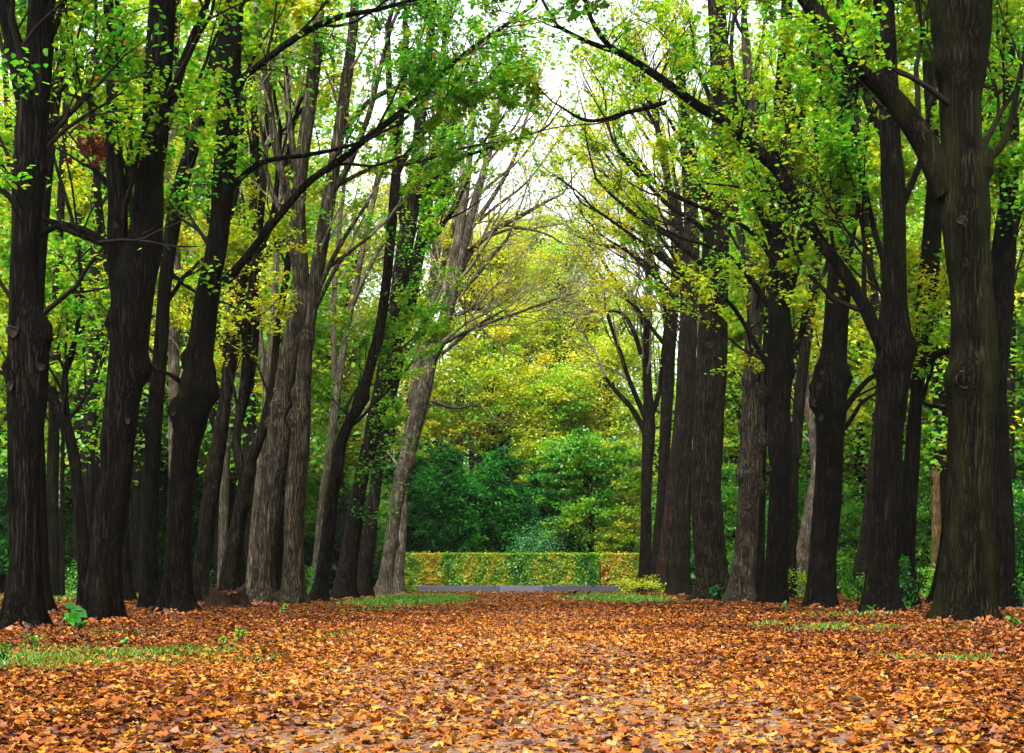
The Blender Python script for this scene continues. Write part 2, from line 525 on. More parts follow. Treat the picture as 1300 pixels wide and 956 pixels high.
tree('thick black trunk second from the left, splitting into two upright stems halfway up', 17.5,
     [[(127, 795, 58), (130, 760, 46), (134, 700, 41), (143, 640, 43), (147, 600, 42), (154, 520, 47), (163, 455, 52), (166, 414, 56), (172, 360, 58), (182, 320, 52), (187, 280, 44),
       (190, 220, 37), (198, 150, 37), (201, 90, 38), (205, 30, 36), (208, -25, 34)],
      [(158, 380, 34), (150, 330, 30), (150, 260, 27), (145, 200, 23), (147, 150, 26), (144, 90, 22), (140, 40, 16), (136, -20, 12)]],
     limbs=[[(208, 170, 13), (222, 118, 12), (232, 82, 11), (250, 35, 10), (268, -10, 8)], [(146, 325, 15), (128, 305, 12), (100, 290, 10), (60, 280, 8), (20, 262, 6)],
            [(150, 260, 9), (138, 235, 8), (120, 215, 6), (104, 208, 4)], [(146, 170, 8), (125, 140, 7), (110, 128, 6), (84, 118, 4)], [(160, 240, 7), (166, 170, 6), (160, 80, 6), (148, 10, 5)]],
     mat=M_BARK_DARK, seed=12, nleaf=6500, tone=.44, size=.085, branches=12, zmin=4.4, burls=[(186, 470, 22), (140, 560, 16), (150, 410, 20)],
     scars=[(162, 534, 7, 8), (160, 396, 7, 4), (147, 286, 6, 7)], bias=.2)
tree('slim dark trunk between the two thick black trunks, with a small burl on its left', 24,
     [[(190, 768, 25), (190, 700, 20), (192, 640, 19), (195, 560, 21), (199, 500, 20), (205, 430, 18), (208, 380, 17), (213, 330, 18), (222, 270, 21), (232, 225, 20), (246, 180, 19), (260, 125, 17), (275, 70, 16), (297, 0, 14), (303, -20, 13)]],
     limbs=[[(216, 255, 11), (228, 225, 10), (240, 195, 11)], [(240, 195, 12), (236, 150, 9), (226, 100, 8), (222, 40, 6), (226, -10, 5)], [(206, 335, 9), (220, 350, 8), (236, 362, 6), (250, 372, 4)]],
     mat=M_BARK_DARK, seed=13, nleaf=3500, tone=.5, branches=7, burls=[(186, 540, 14)], bias=.2)
tree('burly leaning black trunk with lumpy bark halfway and leafy shoots up its top', 21.5,
     [[(224, 783, 60), (224, 755, 40), (226, 700, 34), (229, 640, 34), (235, 580, 37), (243, 530, 46), (251, 490, 48), (254, 455, 36), (258, 420, 34), (263, 380, 33), (272, 330, 28), (279, 280, 27), (284, 220, 29), (289, 150, 29), (290, 90, 31), (293, 30, 31), (297, -25, 29)]],
     limbs=[[(282, 362, 14), (306, 335, 11), (330, 305, 10), (360, 268, 9), (388, 235, 9), (410, 218, 9), (434, 202, 9), (470, 172, 8), (508, 143, 8), (545, 112, 7), (580, 76, 6), (630, 40, 5), (680, 5, 4)],
            [(290, 245, 9), (310, 222, 8), (340, 204, 7), (388, 197, 6), (425, 190, 5), (468, 178, 4)], [(294, 110, 10), (330, 82, 9), (380, 45, 9), (430, 22, 8), (480, 12, 6), (540, -5, 4)],
            [(240, 490, 9), (226, 482, 8), (213, 474, 6), (200, 470, 4)]],
     mat=M_BARK_DARK, seed=14, nleaf=9000, tone=.37, size=.10, branches=15, zmin=5.0, burls=[(222, 520, 20), (266, 500, 22), (240, 455, 16), (262, 470, 16), (232, 555, 14), (278, 350, 14)],
     scars=[(239, 539, 7, 7), (220, 524, 5, 9)], sprays=[(292, 60, 40, 9, -.5), (285, 130, 34, 9, -.5), (290, 200, 30, 6, -.4), (275, 235, 26, 6, -.4), (262, 345, 20, 4, -.4), (300, 175, 34, 6, -.6), (545, 95, 70, 5, 1.6), (620, 50, 70, 8, .2), (500, 45, 70, 5, 1.2), (675, 60, 56, 6, -.2), (600, 120, 50, 3, .3), (430, 60, 50, 8, .2), (380, 120, 36, 5, 0), (560, 20, 60, 8, -.3)], bias=.45)
tree('slender leaning trunk with rough grey top dividing into pale upright stems', 30,
     [[(252, 768, 26), (256, 720, 21), (262, 670, 21), (270, 610, 22), (280, 550, 20), (287, 500, 17), (294, 450, 20), (298, 400, 20), (302, 370, 19), (310, 340, 16), (318, 300, 13), (322, 250, 11), (325, 190, 10), (322, 130, 9), (318, 60, 7)],
      [(300, 380, 14), (290, 340, 13), (285, 318, 11), (288, 290, 10), (298, 250, 9), (304, 200, 9), (306, 140, 8), (303, 80, 6)], [(306, 360, 12), (330, 320, 9), (345, 280, 8), (352, 230, 7), (356, 160, 6)]],
     limbs=[[(274, 545, 9), (268, 530, 8), (262, 512, 5)]],
     mat=M_BARK_BROWN, seed=15, nleaf=2400, tone=.5, branches=12, burls=[(288, 440, 14), (268, 600, 12)], bias=.25)
tree('dark trunk behind the stump that forks low into two crossing stems', 30,
     [[(288, 764, 34), (291, 730, 25), (298, 690, 22), (307, 640, 19), (311, 610, 18), (318, 585, 14), (325, 570, 15), (333, 545, 13), (343, 505, 11), (348, 470, 10), (352, 420, 9), (362, 360, 9), (368, 300, 8), (360, 230, 7)],
      [(311, 615, 15), (303, 585, 14), (300, 555, 12), (306, 520, 14), (312, 470, 13), (314, 420, 12), (320, 370, 12), (326, 320, 10), (333, 250, 9), (338, 170, 8), (345, 80, 6)],
      [(306, 530, 10), (320, 470, 9), (325, 420, 9), (324, 370, 8), (330, 300, 6)]],
     mat=M_BARK_BROWN, seed=16, nleaf=2400, tone=.52, branches=10, burls=[(311, 640, 12), (318, 600, 12)], bias=.25)
tree('pair of joined grey-brown trunks with knots, fanning into many pale stems', 29,
     [[(331, 773, 42), (334, 735, 32), (338, 690, 29), (345, 640, 28), (350, 590, 32), (356, 550, 36), (360, 510, 28), (364, 470, 27), (370, 440, 28), (378, 410, 30), (382, 370, 24), (381, 320, 20), (379, 270, 18), (383, 210, 18), (391, 150, 18), (398, 90, 18), (403, 40, 17), (406, -20, 15)],
      [(370, 773, 36), (372, 735, 29), (373, 680, 27), (374, 640, 28), (378, 590, 30), (382, 540, 28), (385, 490, 23), (388, 440, 20), (393, 400, 20), (400, 360, 19), (408, 310, 19), (416, 260, 18), (424, 210, 17), (432, 160, 16), (439, 110, 15), (447, 50, 13), (452, -20, 12)],
      [(378, 340, 14), (370, 300, 13), (365, 250, 12), (352, 195, 11), (343, 140, 10), (334, 80, 9), (325, 10, 7)],
      [(384, 240, 11), (372, 190, 9), (366, 140, 9), (362, 80, 7), (352, 10, 6)], [(418, 250, 9), (440, 215, 8), (455, 180, 8), (470, 140, 7), (482, 90, 6), (498, 30, 5)]],
     limbs=[[(396, 385, 9), (412, 350, 7), (428, 318, 6), (448, 285, 5), (468, 256, 4)], [(398, 395, 8), (415, 362, 6), (430, 335, 5), (440, 322, 3)],
            [(402, 350, 7), (430, 330, 5), (470, 300, 4)], [(410, 250, 8), (435, 232, 6), (470, 215, 6), (520, 208, 5), (580, 190, 4), (640, 178, 3)],
            [(430, 175, 8), (470, 128, 7), (520, 105, 6), (560, 88, 5), (610, 60, 4)], [(372, 300, 8), (350, 255, 7), (338, 215, 6), (330, 150, 4)]],
     mat=M_BARK_GREY, pale=True, seed=17, nleaf=3800, tone=.40, size=.105, branches=22, zmin=5.6, burls=[(357, 522, 14), (372, 532, 16), (346, 585, 14), (352, 515, 12), (381, 572, 12), (340, 535, 10), (376, 500, 12), (390, 430, 12)],
     scars=[(355, 515, 5, 5), (371, 533, 6, 6), (381, 575, 7, 6), (350, 587, 6, 6)], bias=.3)
tree('slender dark leaning stem crossing in front of the ivy-dark cluster of trunks', 31,
     [[(404, 770, 25), (410, 730, 19), (416, 680, 19), (422, 630, 18), (428, 600, 18), (434, 560, 16), (445, 535, 15), (458, 510, 16), (466, 480, 14), (474, 450, 14), (482, 420, 14), (489, 370, 13), (494, 320, 13), (499, 270, 13), (503, 220, 13), (506, 170, 12), (512, 110, 10), (516, 40, 9)]],
     limbs=[[(503, 225, 8), (520, 190, 7), (545, 160, 6), (580, 130, 5)]],
     mat=M_BARK_BROWN, seed=18, nleaf=4500, tone=.36, branches=10, burls=[(462, 505, 10)], bias=.4,
     sprays=[(490, 120, 60, 5, -.6), (545, 50, 60, 4, -.6), (470, 570, 24, 6, -.6), (505, 380, 22, 5, -.5), (500, 300, 18, 4, -.5)], spraytone=.30)
tree('thick black trunk wrapped in green leafy shoots left of the hedge', 36,
     [[(436, 764, 36), (440, 735, 28), (446, 690, 24), (452, 640, 21), (460, 600, 21), (470, 560, 21), (478, 520, 22), (487, 480, 22), (494, 440, 22), (503, 390, 20), (510, 340, 22), (518, 290, 22), (525, 240, 21), (530, 190, 17), (536, 130, 15), (545, 60, 12), (552, -20, 10)],
      [(516, 300, 12), (505, 240, 11), (500, 180, 10), (494, 110, 9), (492, 30, 7)], [(528, 230, 11), (545, 200, 10), (560, 180, 9), (572, 150, 8), (588, 100, 6)]],
     limbs=[[(522, 260, 9), (550, 228, 6), (575, 210, 5)], [(512, 240, 7), (545, 212, 6), (590, 198, 5), (640, 182, 4), (690, 165, 3)]],
     mat=M_BARK_BROWN, seed=19, nleaf=6500, tone=.36, branches=16, bias=.4, burls=[(478, 545, 12)],
     sprays=[(515, 330, 22, 7, -.9), (525, 365, 18, 6, -.9), (484, 590, 26, 10, -1.2), (466, 610, 24, 8, -1.0), (500, 560, 18, 5, -.9), (470, 650, 16, 4, -1)], spraytone=.31)
tree('dark trunk with ribbed bark close behind the leafy black trunk', 39,
     [[(459, 761, 25), (462, 730, 21), (468, 690, 19), (474, 640, 16), (480, 590, 16), (488, 540, 15), (497, 500, 14), (506, 460, 15), (515, 420, 16), (522, 380, 17), (530, 330, 17), (538, 290, 15), (546, 240, 13), (553, 190, 11), (560, 120, 9), (565, 40, 7)],
      [(534, 310, 11), (548, 280, 10), (560, 250, 9), (568, 210, 8), (578, 150, 7)]],
     limbs=[[(530, 330, 8), (548, 300, 7), (566, 280, 6), (580, 262, 4)]],
     mat=M_BARK_BROWN, seed=20, nleaf=5500, tone=.42, branches=18, bias=.35, sprays=[(535, 355, 14, 4, -.6)], spraytone=.32)
tree('grey leaning trunk nearest the hedge on the left, fanning into long bare stems', 43,
     [[(486, 760, 26), (490, 735, 19), (496, 690, 18), (503, 640, 19), (512, 600, 21), (521, 560, 22), (532, 520, 22), (540, 490, 20), (546, 460, 18), (558, 430, 19), (567, 400, 18), (576, 365, 15), (584, 330, 14), (594, 290, 13), (604, 250, 11), (616, 210, 10), (628, 160, 8), (638, 100, 6)],
      [(570, 390, 13), (574, 345, 12), (582, 300, 12), (590, 250, 11), (596, 200, 9), (600, 150, 8), (606, 80, 6)],
      [(590, 300, 8), (612, 270, 7), (635, 235, 6), (655, 195, 5), (668, 150, 4)], [(578, 360, 9), (598, 320, 8), (628, 292, 7), (660, 275, 6), (690, 258, 4), (715, 246, 3)],
      [(571, 385, 7), (600, 355, 6), (625, 325, 5), (645, 300, 4), (660, 262, 3)], [(600, 270, 8), (614, 225, 7), (622, 180, 6), (628, 120, 4)]],
     limbs=[[(604, 250, 5), (630, 228, 4), (662, 200, 3), (690, 160, 2.5), (712, 120, 2)], [(596, 290, 5), (630, 262, 4), (668, 232, 3), (700, 190, 2.5), (726, 150, 2)], [(588, 320, 5), (622, 300, 4), (655, 290, 3.5), (690, 296, 3), (716, 310, 2)], [(612, 215, 4), (640, 180, 3), (665, 140, 2.5), (680, 95, 2)],
            [(556, 440, 7), (585, 424, 5), (620, 410, 4), (655, 398, 4), (690, 385, 3), (730, 372, 2.5)], [(548, 508, 6), (565, 515, 5), (582, 518, 4), (605, 514, 3), (618, 526, 2)],
            [(566, 412, 6), (590, 396, 4), (612, 382, 3)], [(560, 450, 5), (585, 430, 4), (603, 414, 3), (640, 394, 2.5)], [(584, 340, 6), (575, 365, 4), (600, 402, 3)]],
     mat=M_BARK_PALE, pale=True, seed=21, nleaf=3400, tone=.58, branches=34, zmin=7.5, bias=.5, blen=(2, 5), burls=[(520, 585, 10), (500, 690, 10)], top=19)
tree('pale grey trunk just behind the leaning one at the left end of the hedge', 47,
     [[(504, 755, 19), (507, 720, 14), (510, 680, 13), (512, 620, 13), (517, 570, 14), (523, 520, 15), (530, 470, 15), (536, 430, 15), (544, 390, 14), (552, 340, 12), (556, 290, 11), (562, 240, 10), (566, 180, 8), (572, 110, 6)],
      [(540, 420, 11), (556, 370, 10), (566, 320, 9), (580, 270, 8), (588, 220, 6)], [(528, 470, 8), (540, 440, 7), (560, 415, 6), (585, 370, 4), (603, 350, 3)]],
     mat=M_BARK_PALE, pale=True, seed=22, nleaf=3000, tone=.6, branches=24, bias=.3, blen=(2, 4.5), top=19)
tree('crooked thin dark tree with bare twisting branches left of the thick black trunk', 26,
     [[(108, 752, 20), (106, 700, 16), (102, 650, 15), (98, 612, 15), (94, 580, 15), (86, 545, 14), (78, 525, 14), (66, 505, 14), (58, 490, 12), (52, 470, 8), (46, 440, 6)],
      [(88, 555, 11), (84, 520, 10), (81, 495, 9), (84, 470, 8), (92, 450, 7), (97, 420, 6), (103, 385, 6), (103, 350, 6), (98, 310, 5.5), (92, 280, 5), (82, 245, 5), (70, 205, 4), (64, 170, 4), (72, 120, 4), (92, 70, 3), (108, 10, 3)]],
     limbs=[[(82, 480, 6), (86, 455, 5), (94, 435, 5), (104, 420, 4), (115, 440, 3)], [(99, 300, 3.5), (92, 240, 3), (84, 200, 3), (78, 160, 2.5)], [(103, 300, 3), (115, 270, 2.5), (128, 250, 2)]],
     mat=M_BARK_DARK, seed=23, nleaf=3000, tone=.40, branches=6, zmin=3, kind='tree', group='understorey trees between the rows', top=8, lvl=1)
tree('dark trunk half hidden behind the large trunk at the far left edge', 21,
     [[(52, 775, 34), (50, 740, 26), (50, 690, 22), (48, 600, 20), (44, 500, 20), (46, 400, 19), (52, 300, 18), (62, 200, 15), (72, 120, 13), (84, 40, 11), (92, -20, 9)]],
     mat=M_BARK_DARK, seed=24, nleaf=3500, tone=.42, branches=9, bias=.1)
tree('mossy grey-green straight trunk in the background behind the crooked thin tree', 38,
     [[(67, 762, 22), (67, 720, 18), (66, 660, 17), (67, 600, 16), (68, 540, 15), (69, 450, 14), (73, 350, 12), (78, 240, 10), (84, 120, 8)]],
     mat=M_BARK_MOSS, seed=25, nleaf=4500, tone=.50, branches=14, zmin=5, group='trees behind the left row')
tree('very thin mossy sapling stem beside the straight grey-green trunk', 38,
     [[(79, 758, 8), (79, 700, 7), (79, 620, 6), (80, 560, 5), (82, 480, 4), (86, 400, 3)]], mat=M_BARK_MOSS, seed=26, nleaf=2600, tone=.47, branches=10, zmin=4, top=9, flare=.3,
     group='trees behind the left row', blen=(1, 2.2))
tree('dark trunk standing behind and right of the thick forked black trunk', 31,
     [[(160, 762, 22), (157, 720, 17), (155, 660, 16), (158, 600, 16), (164, 520, 16), (160, 450, 15), (148, 380, 14), (135, 330, 12), (126, 270, 11), (120, 190, 9), (112, 100, 7)]],
     mat=M_BARK_DARK, seed=27, nleaf=5000, tone=.50, branches=12, zmin=5)
tree('pale background trunk seen between the stump and the leaning brown trunk', 46,
     [[(283, 752, 16), (283, 700, 13), (284, 640, 13), (287, 580, 12), (290, 520, 11), (292, 450, 10), (290, 350, 9), (285, 240, 8), (282, 130, 6)]],
     mat=M_BARK_PALE, pale=True, seed=28, nleaf=4000, tone=.58, branches=16, zmin=6, group='trees behind the left row')
tree('pale upright trunk rising high between the forked black trunk and the lumpy one', 40,
     [[(222, 757, 20), (222, 700, 16), (221, 600, 15), (221, 500, 15), (221, 400, 16), (221, 300, 17), (219, 220, 17), (219, 150, 15), (222, 60, 12), (226, -20, 10)]],
     mat=M_BARK_PALE, pale=True, seed=29, nleaf=3600, tone=.55, branches=14, zmin=6, group='trees behind the left row')

tree('slender pale tree of three thin stems behind the trunk that forks low', 37,
     [[(318, 757, 16), (320, 715, 12), (324, 660, 11), (330, 600, 11), (336, 540, 11), (340, 480, 10), (346, 420, 9), (350, 350, 8), (354, 280, 7), (360, 200, 6), (368, 110, 5)],
      [(338, 500, 8), (332, 440, 7), (326, 380, 7), (318, 300, 6), (312, 220, 5), (304, 130, 4)], [(344, 440, 7), (358, 380, 6), (370, 310, 5), (380, 230, 4)]],
     mat=M_BARK_PALE, pale=True, seed=50, nleaf=1500, tone=.52, branches=10, zmin=8, top=18, group='trees behind the left row')
tree('slender pale tree with arching stems between the grey pair and the leaning stem', 48,
     [[(398, 752, 16), (402, 715, 12), (408, 650, 11), (416, 590, 11), (424, 530, 11), (432, 470, 10), (442, 410, 9), (454, 350, 8), (468, 280, 7), (486, 210, 6), (510, 140, 5)],
      [(426, 510, 8), (424, 450, 7), (424, 380, 7), (430, 300, 6), (438, 220, 5), (442, 130, 4)], [(446, 390, 7), (466, 345, 6), (492, 300, 5), (522, 262, 4)]],
     mat=M_BARK_PALE, pale=True, seed=51, nleaf=1500, tone=.55, branches=12, zmin=9, top=19, group='trees behind the left row')

# right row
tree('massive furrowed trunk at the far right with mossy streak and large round scar', 17.0,
     [[(1228, 797, 90), (1228, 765, 74), (1229, 720, 70), (1231, 660, 63), (1232, 600, 61), (1233, 540, 60), (1235, 490, 66), (1236, 450, 63), (1235, 410, 60), (1231, 360, 56), (1227, 320, 60), (1225, 270, 66), (1225, 230, 64), (1222, 180, 56), (1220, 130, 56), (1222, 80, 68), (1221, 30, 80), (1218, -30, 84)]],
     limbs=[[(1206, 245, 40), (1190, 215, 34), (1176, 185, 32), (1158, 158, 30), (1140, 134, 28), (1118, 110, 26), (1096, 88, 25), (1070, 62, 24), (1042, 25, 23), (1018, -8, 21), (990, -45, 18)],
            [(1245, 210, 13), (1262, 195, 11), (1275, 178, 10), (1284, 150, 8), (1292, 110, 7), (1302, 60, 5)]],
     mat=M_BARK_MOSS, seed=31, nleaf=4200, tone=.38, size=.09, branches=9, zmin=5.6, burls=[(1250, 205, 26), (1222, 480, 30), (1262, 470, 14), (1205, 80, 26)],
     scars=[(1222, 482, 16, 22), (1222, 280, 13, 10)], bias=-.4, sprays=[(1100, 60, 40, 6, -.5), (1075, 130, 34, 6, .4)], flare=.4)
tree('stout dark trunk left of the massive one, throwing a long limb over the avenue', 21.5,
     [[(1115, 784, 54), (1117, 755, 44), (1119, 710, 40), (1123, 660, 38), (1126, 600, 36), (1129, 550, 36), (1133, 500, 40), (1136, 455, 46), (1136, 420, 42), (1136, 380, 34), (1136, 330, 30), (1135, 280, 30), (1133, 230, 32), (1130, 180, 28), (1128, 120, 28), (1124, 60, 29), (1120, -25, 27)]],
     limbs=[[(1122, 440, 22), (1108, 412, 18), (1094, 382, 17), (1080, 360, 17), (1058, 328, 16), (1040, 306, 16), (1018, 268, 16), (997, 232, 17), (985, 212, 17), (966, 196, 16), (940, 172, 15), (915, 151, 14), (892, 138, 13), (872, 124, 12), (845, 104, 11), (815, 84, 10), (789, 68, 9), (765, 60, 7), (735, 48, 6), (704, 31, 5)],
            [(789, 68, 7), (770, 55, 7), (758, 38, 7), (748, 18, 6), (742, -5, 5), (738, -30, 5)], [(846, 130, 6), (818, 138, 6), (795, 143, 6), (765, 152, 5), (745, 153, 4.5), (730, 147, 4), (716, 138, 3)],
            [(1136, 290, 11), (1150, 250, 9), (1170, 200, 8), (1180, 130, 6)], [(1126, 180, 10), (1105, 140, 9), (1090, 90, 8), (1082, 30, 6)], [(1118, 440, 9), (1130, 370, 8), (1112, 300, 8), (1098, 240, 8), (1088, 170, 7)]],
     mat=M_BARK_DARK, seed=32, nleaf=8500, tone=.42, size=.095, branches=15, zmin=5.0, burls=[(1116, 470, 16), (1150, 440, 20)], bias=-.45,
     sprays=[(790, 45, 40, 7, -.4), (850, 85, 44, 8, .3), (900, 60, 50, 9, 0), (960, 130, 42, 8, -.4), (1010, 180, 34, 6, -.4), (1035, 265, 26, 5, -.4)])
tree('dark trunk leaning right behind the stout one, linked by a bare branch', 26,
     [[(1148, 765, 34), (1149, 740, 26), (1152, 690, 22), (1155, 640, 20), (1158, 580, 20), (1161, 530, 18), (1165, 490, 17), (1170, 450, 20), (1174, 410, 24), (1177, 370, 27), (1181, 330, 27), (1184, 290, 25), (1187, 240, 22), (1186, 180, 19), (1180, 110, 16), (1176, 40, 13), (1172, -20, 12)]],
     limbs=[[(1170, 472, 13), (1182, 456, 12), (1196, 447, 10), (1215, 444, 8), (1240, 436, 6)], [(1162, 508, 6), (1185, 516, 5), (1210, 520, 4)], [(1163, 525, 5), (1174, 500, 4.5), (1180, 470, 4)]],
     mat=M_BARK_DARK, seed=33, nleaf=5500, tone=.48, branches=11, bias=-.1, burls=[(1180, 350, 14)])
tree('knobbly dark trunk with pale pruning cuts on its left side', 25,
     [[(1041, 779, 44), (1042, 750, 38), (1045, 700, 36), (1050, 650, 38), (1053, 610, 36), (1054, 570, 35), (1054, 530, 38), (1052, 500, 46), (1055, 470, 40), (1059, 440, 33), (1062, 400, 32), (1066, 350, 32), (1069, 300, 30), (1071, 250, 29), (1074, 200, 30), (1077, 140, 28), (1076, 80, 26), (1074, 20, 26), (1073, -25, 24)]],
     limbs=[[(1072, 520, 9), (1090, 495, 8), (1105, 480, 7), (1125, 470, 5)], [(1072, 545, 7), (1085, 525, 6), (1095, 510, 5), (1112, 500, 4)], [(1070, 300, 10), (1052, 250, 9), (1040, 200, 8), (1035, 140, 7), (1032, 70, 5)], [(1078, 330, 8), (1090, 250, 7), (1100, 170, 6)]],
     mat=M_BARK_DARK, seed=34, nleaf=5500, tone=.46, branches=12, burls=[(1038, 492, 14), (1036, 512, 14), (1044, 472, 14), (1070, 480, 16), (1060, 520, 16)],
     scars=[(1040, 492, 7, 9), (1034, 512, 7, 9), (1056, 503, 8, 9), (1042, 531, 6, 7), (1044, 473, 6, 6)], bias=-.25)
tree('straight dark trunk with small white cuts, branching into a fan at mid height', 28,
     [[(982, 776, 42), (984, 750, 34), (987, 700, 30), (988, 660, 29), (990, 600, 28), (990, 560, 32), (989, 520, 29), (990, 470, 33), (991, 430, 33), (990, 390, 29), (990, 350, 28), (989, 300, 27), (988, 260, 26), (988, 220, 24), (990, 160, 21), (993, 100, 19), (998, 30, 16), (1000, -20, 15)],
      [(994, 400, 16), (1006, 350, 15), (1016, 310, 14), (1024, 265, 13), (1034, 215, 12), (1042, 160, 10), (1046, 90, 8)], [(988, 330, 14), (974, 285, 12), (958, 250, 11), (944, 215, 10), (935, 160, 9), (930, 90, 7)],
      [(992, 270, 12), (1008, 220, 11), (1016, 165, 10), (1024, 100, 8)]],
     limbs=[[(984, 400, 8), (965, 372, 8), (945, 345, 7), (925, 325, 6), (900, 312, 5), (870, 304, 4), (840, 290, 3)], [(980, 470, 9), (968, 452, 8), (955, 430, 7), (938, 400, 6), (915, 374, 5), (885, 356, 4)],
            [(986, 340, 8), (965, 305, 7), (940, 285, 6), (905, 268, 6), (870, 255, 5), (830, 232, 4), (785, 190, 4)], [(1000, 455, 10), (1016, 430, 9), (1022, 400, 8), (1032, 370, 7)]],
     mat=M_BARK_DARK, seed=35, nleaf=7000, tone=.45, branches=18, burls=[(976, 500, 12), (985, 520, 12), (1000, 470, 14)], scars=[(985, 501, 8, 5), (986, 525, 6, 7), (977, 595, 5, 6), (990, 527, 4, 5)], bias=-.35,
     sprays=[(935, 340, 34, 8, -.6), (915, 255, 28, 6, -.6), (960, 190, 30, 6, -.4)])
tree('rough grey-brown trunk with stacked bark ridges, left of the straight dark one', 31,
     [[(939, 771, 40), (942, 740, 33), (946, 700, 30), (949, 660, 29), (952, 620, 30), (953, 580, 31), (955, 540, 31), (956, 500, 29), (957, 460, 25), (957, 430, 23), (960, 390, 22), (964, 340, 21), (966, 290, 19), (964, 240, 17), (960, 190, 15), (952, 120, 13), (946, 40, 11)],
      [(960, 380, 13), (948, 330, 12), (938, 290, 11), (928, 240, 10), (915, 190, 8), (900, 120, 7)]],
     mat=M_BARK_GREY, seed=36, nleaf=4500, tone=.48, branches=13, burls=[(946, 600, 16), (964, 560, 16), (942, 540, 12), (966, 500, 14), (948, 640, 14), (962, 620, 14), (950, 480, 12)], bias=-.3)
tree('thin dark stem in the gap between the straight trunk and the rough grey one', 35,
     [[(964, 760, 15), (965, 720, 12), (966, 660, 11), (967, 600, 11), (969, 540, 11), (971, 470, 10), (975, 400, 9), (978, 330, 8), (984, 240, 7), (990, 140, 6)]], mat=M_BARK_DARK, seed=37, nleaf=2800, tone=.5, branches=8, zmin=6)
tree('broad dark straight trunk, the thickest of those beside the hedge on the right', 34,
     [[(905, 766, 54), (905, 740, 44), (901, 700, 44), (898, 660, 45), (896, 620, 41), (898, 570, 41), (900, 520, 41), (903, 480, 42), (905, 440, 40), (906, 400, 38), (907, 350, 37), (909, 300, 36), (912, 250, 34), (915, 210, 32), (917, 160, 31), (916, 100, 29), (912, 40, 26), (908, -25, 24)],
      [(906, 300, 16), (892, 250, 13), (882, 210, 12), (872, 160, 11), (866, 100, 9)], [(914, 250, 14), (934, 200, 12), (950, 150, 10), (962, 80, 8)]],
     limbs=[[(892, 335, 9), (872, 318, 8), (850, 300, 7), (825, 285, 6), (800, 268, 6), (775, 246, 4), (755, 225, 3)], [(900, 300, 8), (880, 280, 7), (850, 262, 6), (825, 236, 6), (800, 212, 5), (782, 188, 4)],
            [(893, 350, 7), (870, 350, 7), (845, 332, 6), (815, 308, 5), (790, 290, 4), (750, 262, 3)], [(890, 240, 7), (860, 200, 6), (838, 170, 5), (815, 130, 4)]],
     mat=M_BARK_BROWN, seed=38, nleaf=8500, tone=.47, branches=20, scars=[(901, 438, 8, 8)], bias=-.4, zmin=6.5, sprays=[(905, 355, 30, 8, -.9), (880, 240, 34, 8, -.7), (865, 170, 40, 8, -.6), (840, 90, 46, 9, 0)])
tree('tall brown trunk leaning gently right beside the broad dark one', 43,
     [[(861, 760, 36), (863, 735, 29), (865, 700, 27), (866, 650, 25), (866, 600, 27), (866, 560, 27), (869, 520, 25), (871, 480, 25), (873, 440, 25), (875, 400, 24), (877, 350, 23), (878, 300, 22), (876, 250, 20), (872, 200, 17), (868, 140, 14), (860, 70, 11)],
      [(874, 330, 13), (860, 280, 11), (848, 230, 10), (838, 180, 8), (825, 110, 7)]],
     limbs=[[(868, 400, 7), (850, 370, 6), (830, 350, 5), (800, 322, 4), (765, 300, 3)], [(866, 345, 7), (838, 320, 6), (810, 295, 5), (780, 280, 4), (745, 262, 3)]],
     mat=M_BARK_BROWN, seed=39, nleaf=6000, tone=.52, branches=18, bias=-.4, blen=(2, 5), zmin=8, top=19)
tree('reddish-brown trunk leaning into the tall brown one above the yellow shrub', 49,
     [[(838, 752, 22), (842, 720, 17), (846, 680, 15), (850, 640, 14), (853, 600, 13), (858, 560, 12), (862, 520, 12), (866, 470, 11), (868, 400, 10), (866, 320, 9), (860, 240, 7)]],
     mat=M_BARK_RED, seed=40, nleaf=3000, tone=.55, branches=10, bias=-.3, zmin=9, top=19)
tree('grey-brown trunk with pinkish foot at the right end of the hedge', 51,
     [[(834, 752, 21), (835, 720, 18), (837, 680, 17), (840, 640, 16), (842, 600, 15), (844, 560, 16), (846, 520, 17), (849, 480, 16), (851, 440, 15), (854, 400, 14), (857, 350, 12), (856, 300, 11), (850, 240, 9), (842, 170, 7)],
      [(850, 430, 9), (842, 390, 8), (834, 350, 7), (822, 310, 6), (805, 270, 5)]],
     limbs=[[(852, 260, 6), (825, 222, 5), (795, 178, 4), (765, 140, 3), (740, 95, 2)], [(846, 210, 5), (815, 165, 4), (790, 118, 3), (772, 70, 2)], [(854, 320, 6), (820, 282, 5), (785, 240, 4), (752, 208, 3), (722, 190, 2)], [(856, 290, 5), (815, 250, 4), (775, 205, 3), (748, 160, 2.5), (735, 120, 2)],
            [(846, 440, 6), (830, 420, 5), (812, 395, 4), (795, 380, 3)], [(852, 380, 6), (830, 345, 5), (800, 320, 4), (760, 310, 3), (735, 300, 2.5)]],
     mat=M_BARK_BROWN, seed=41, pale=True, nleaf=4000, tone=.6, branches=28, bias=-.4, blen=(2, 5), zmin=9, top=19)
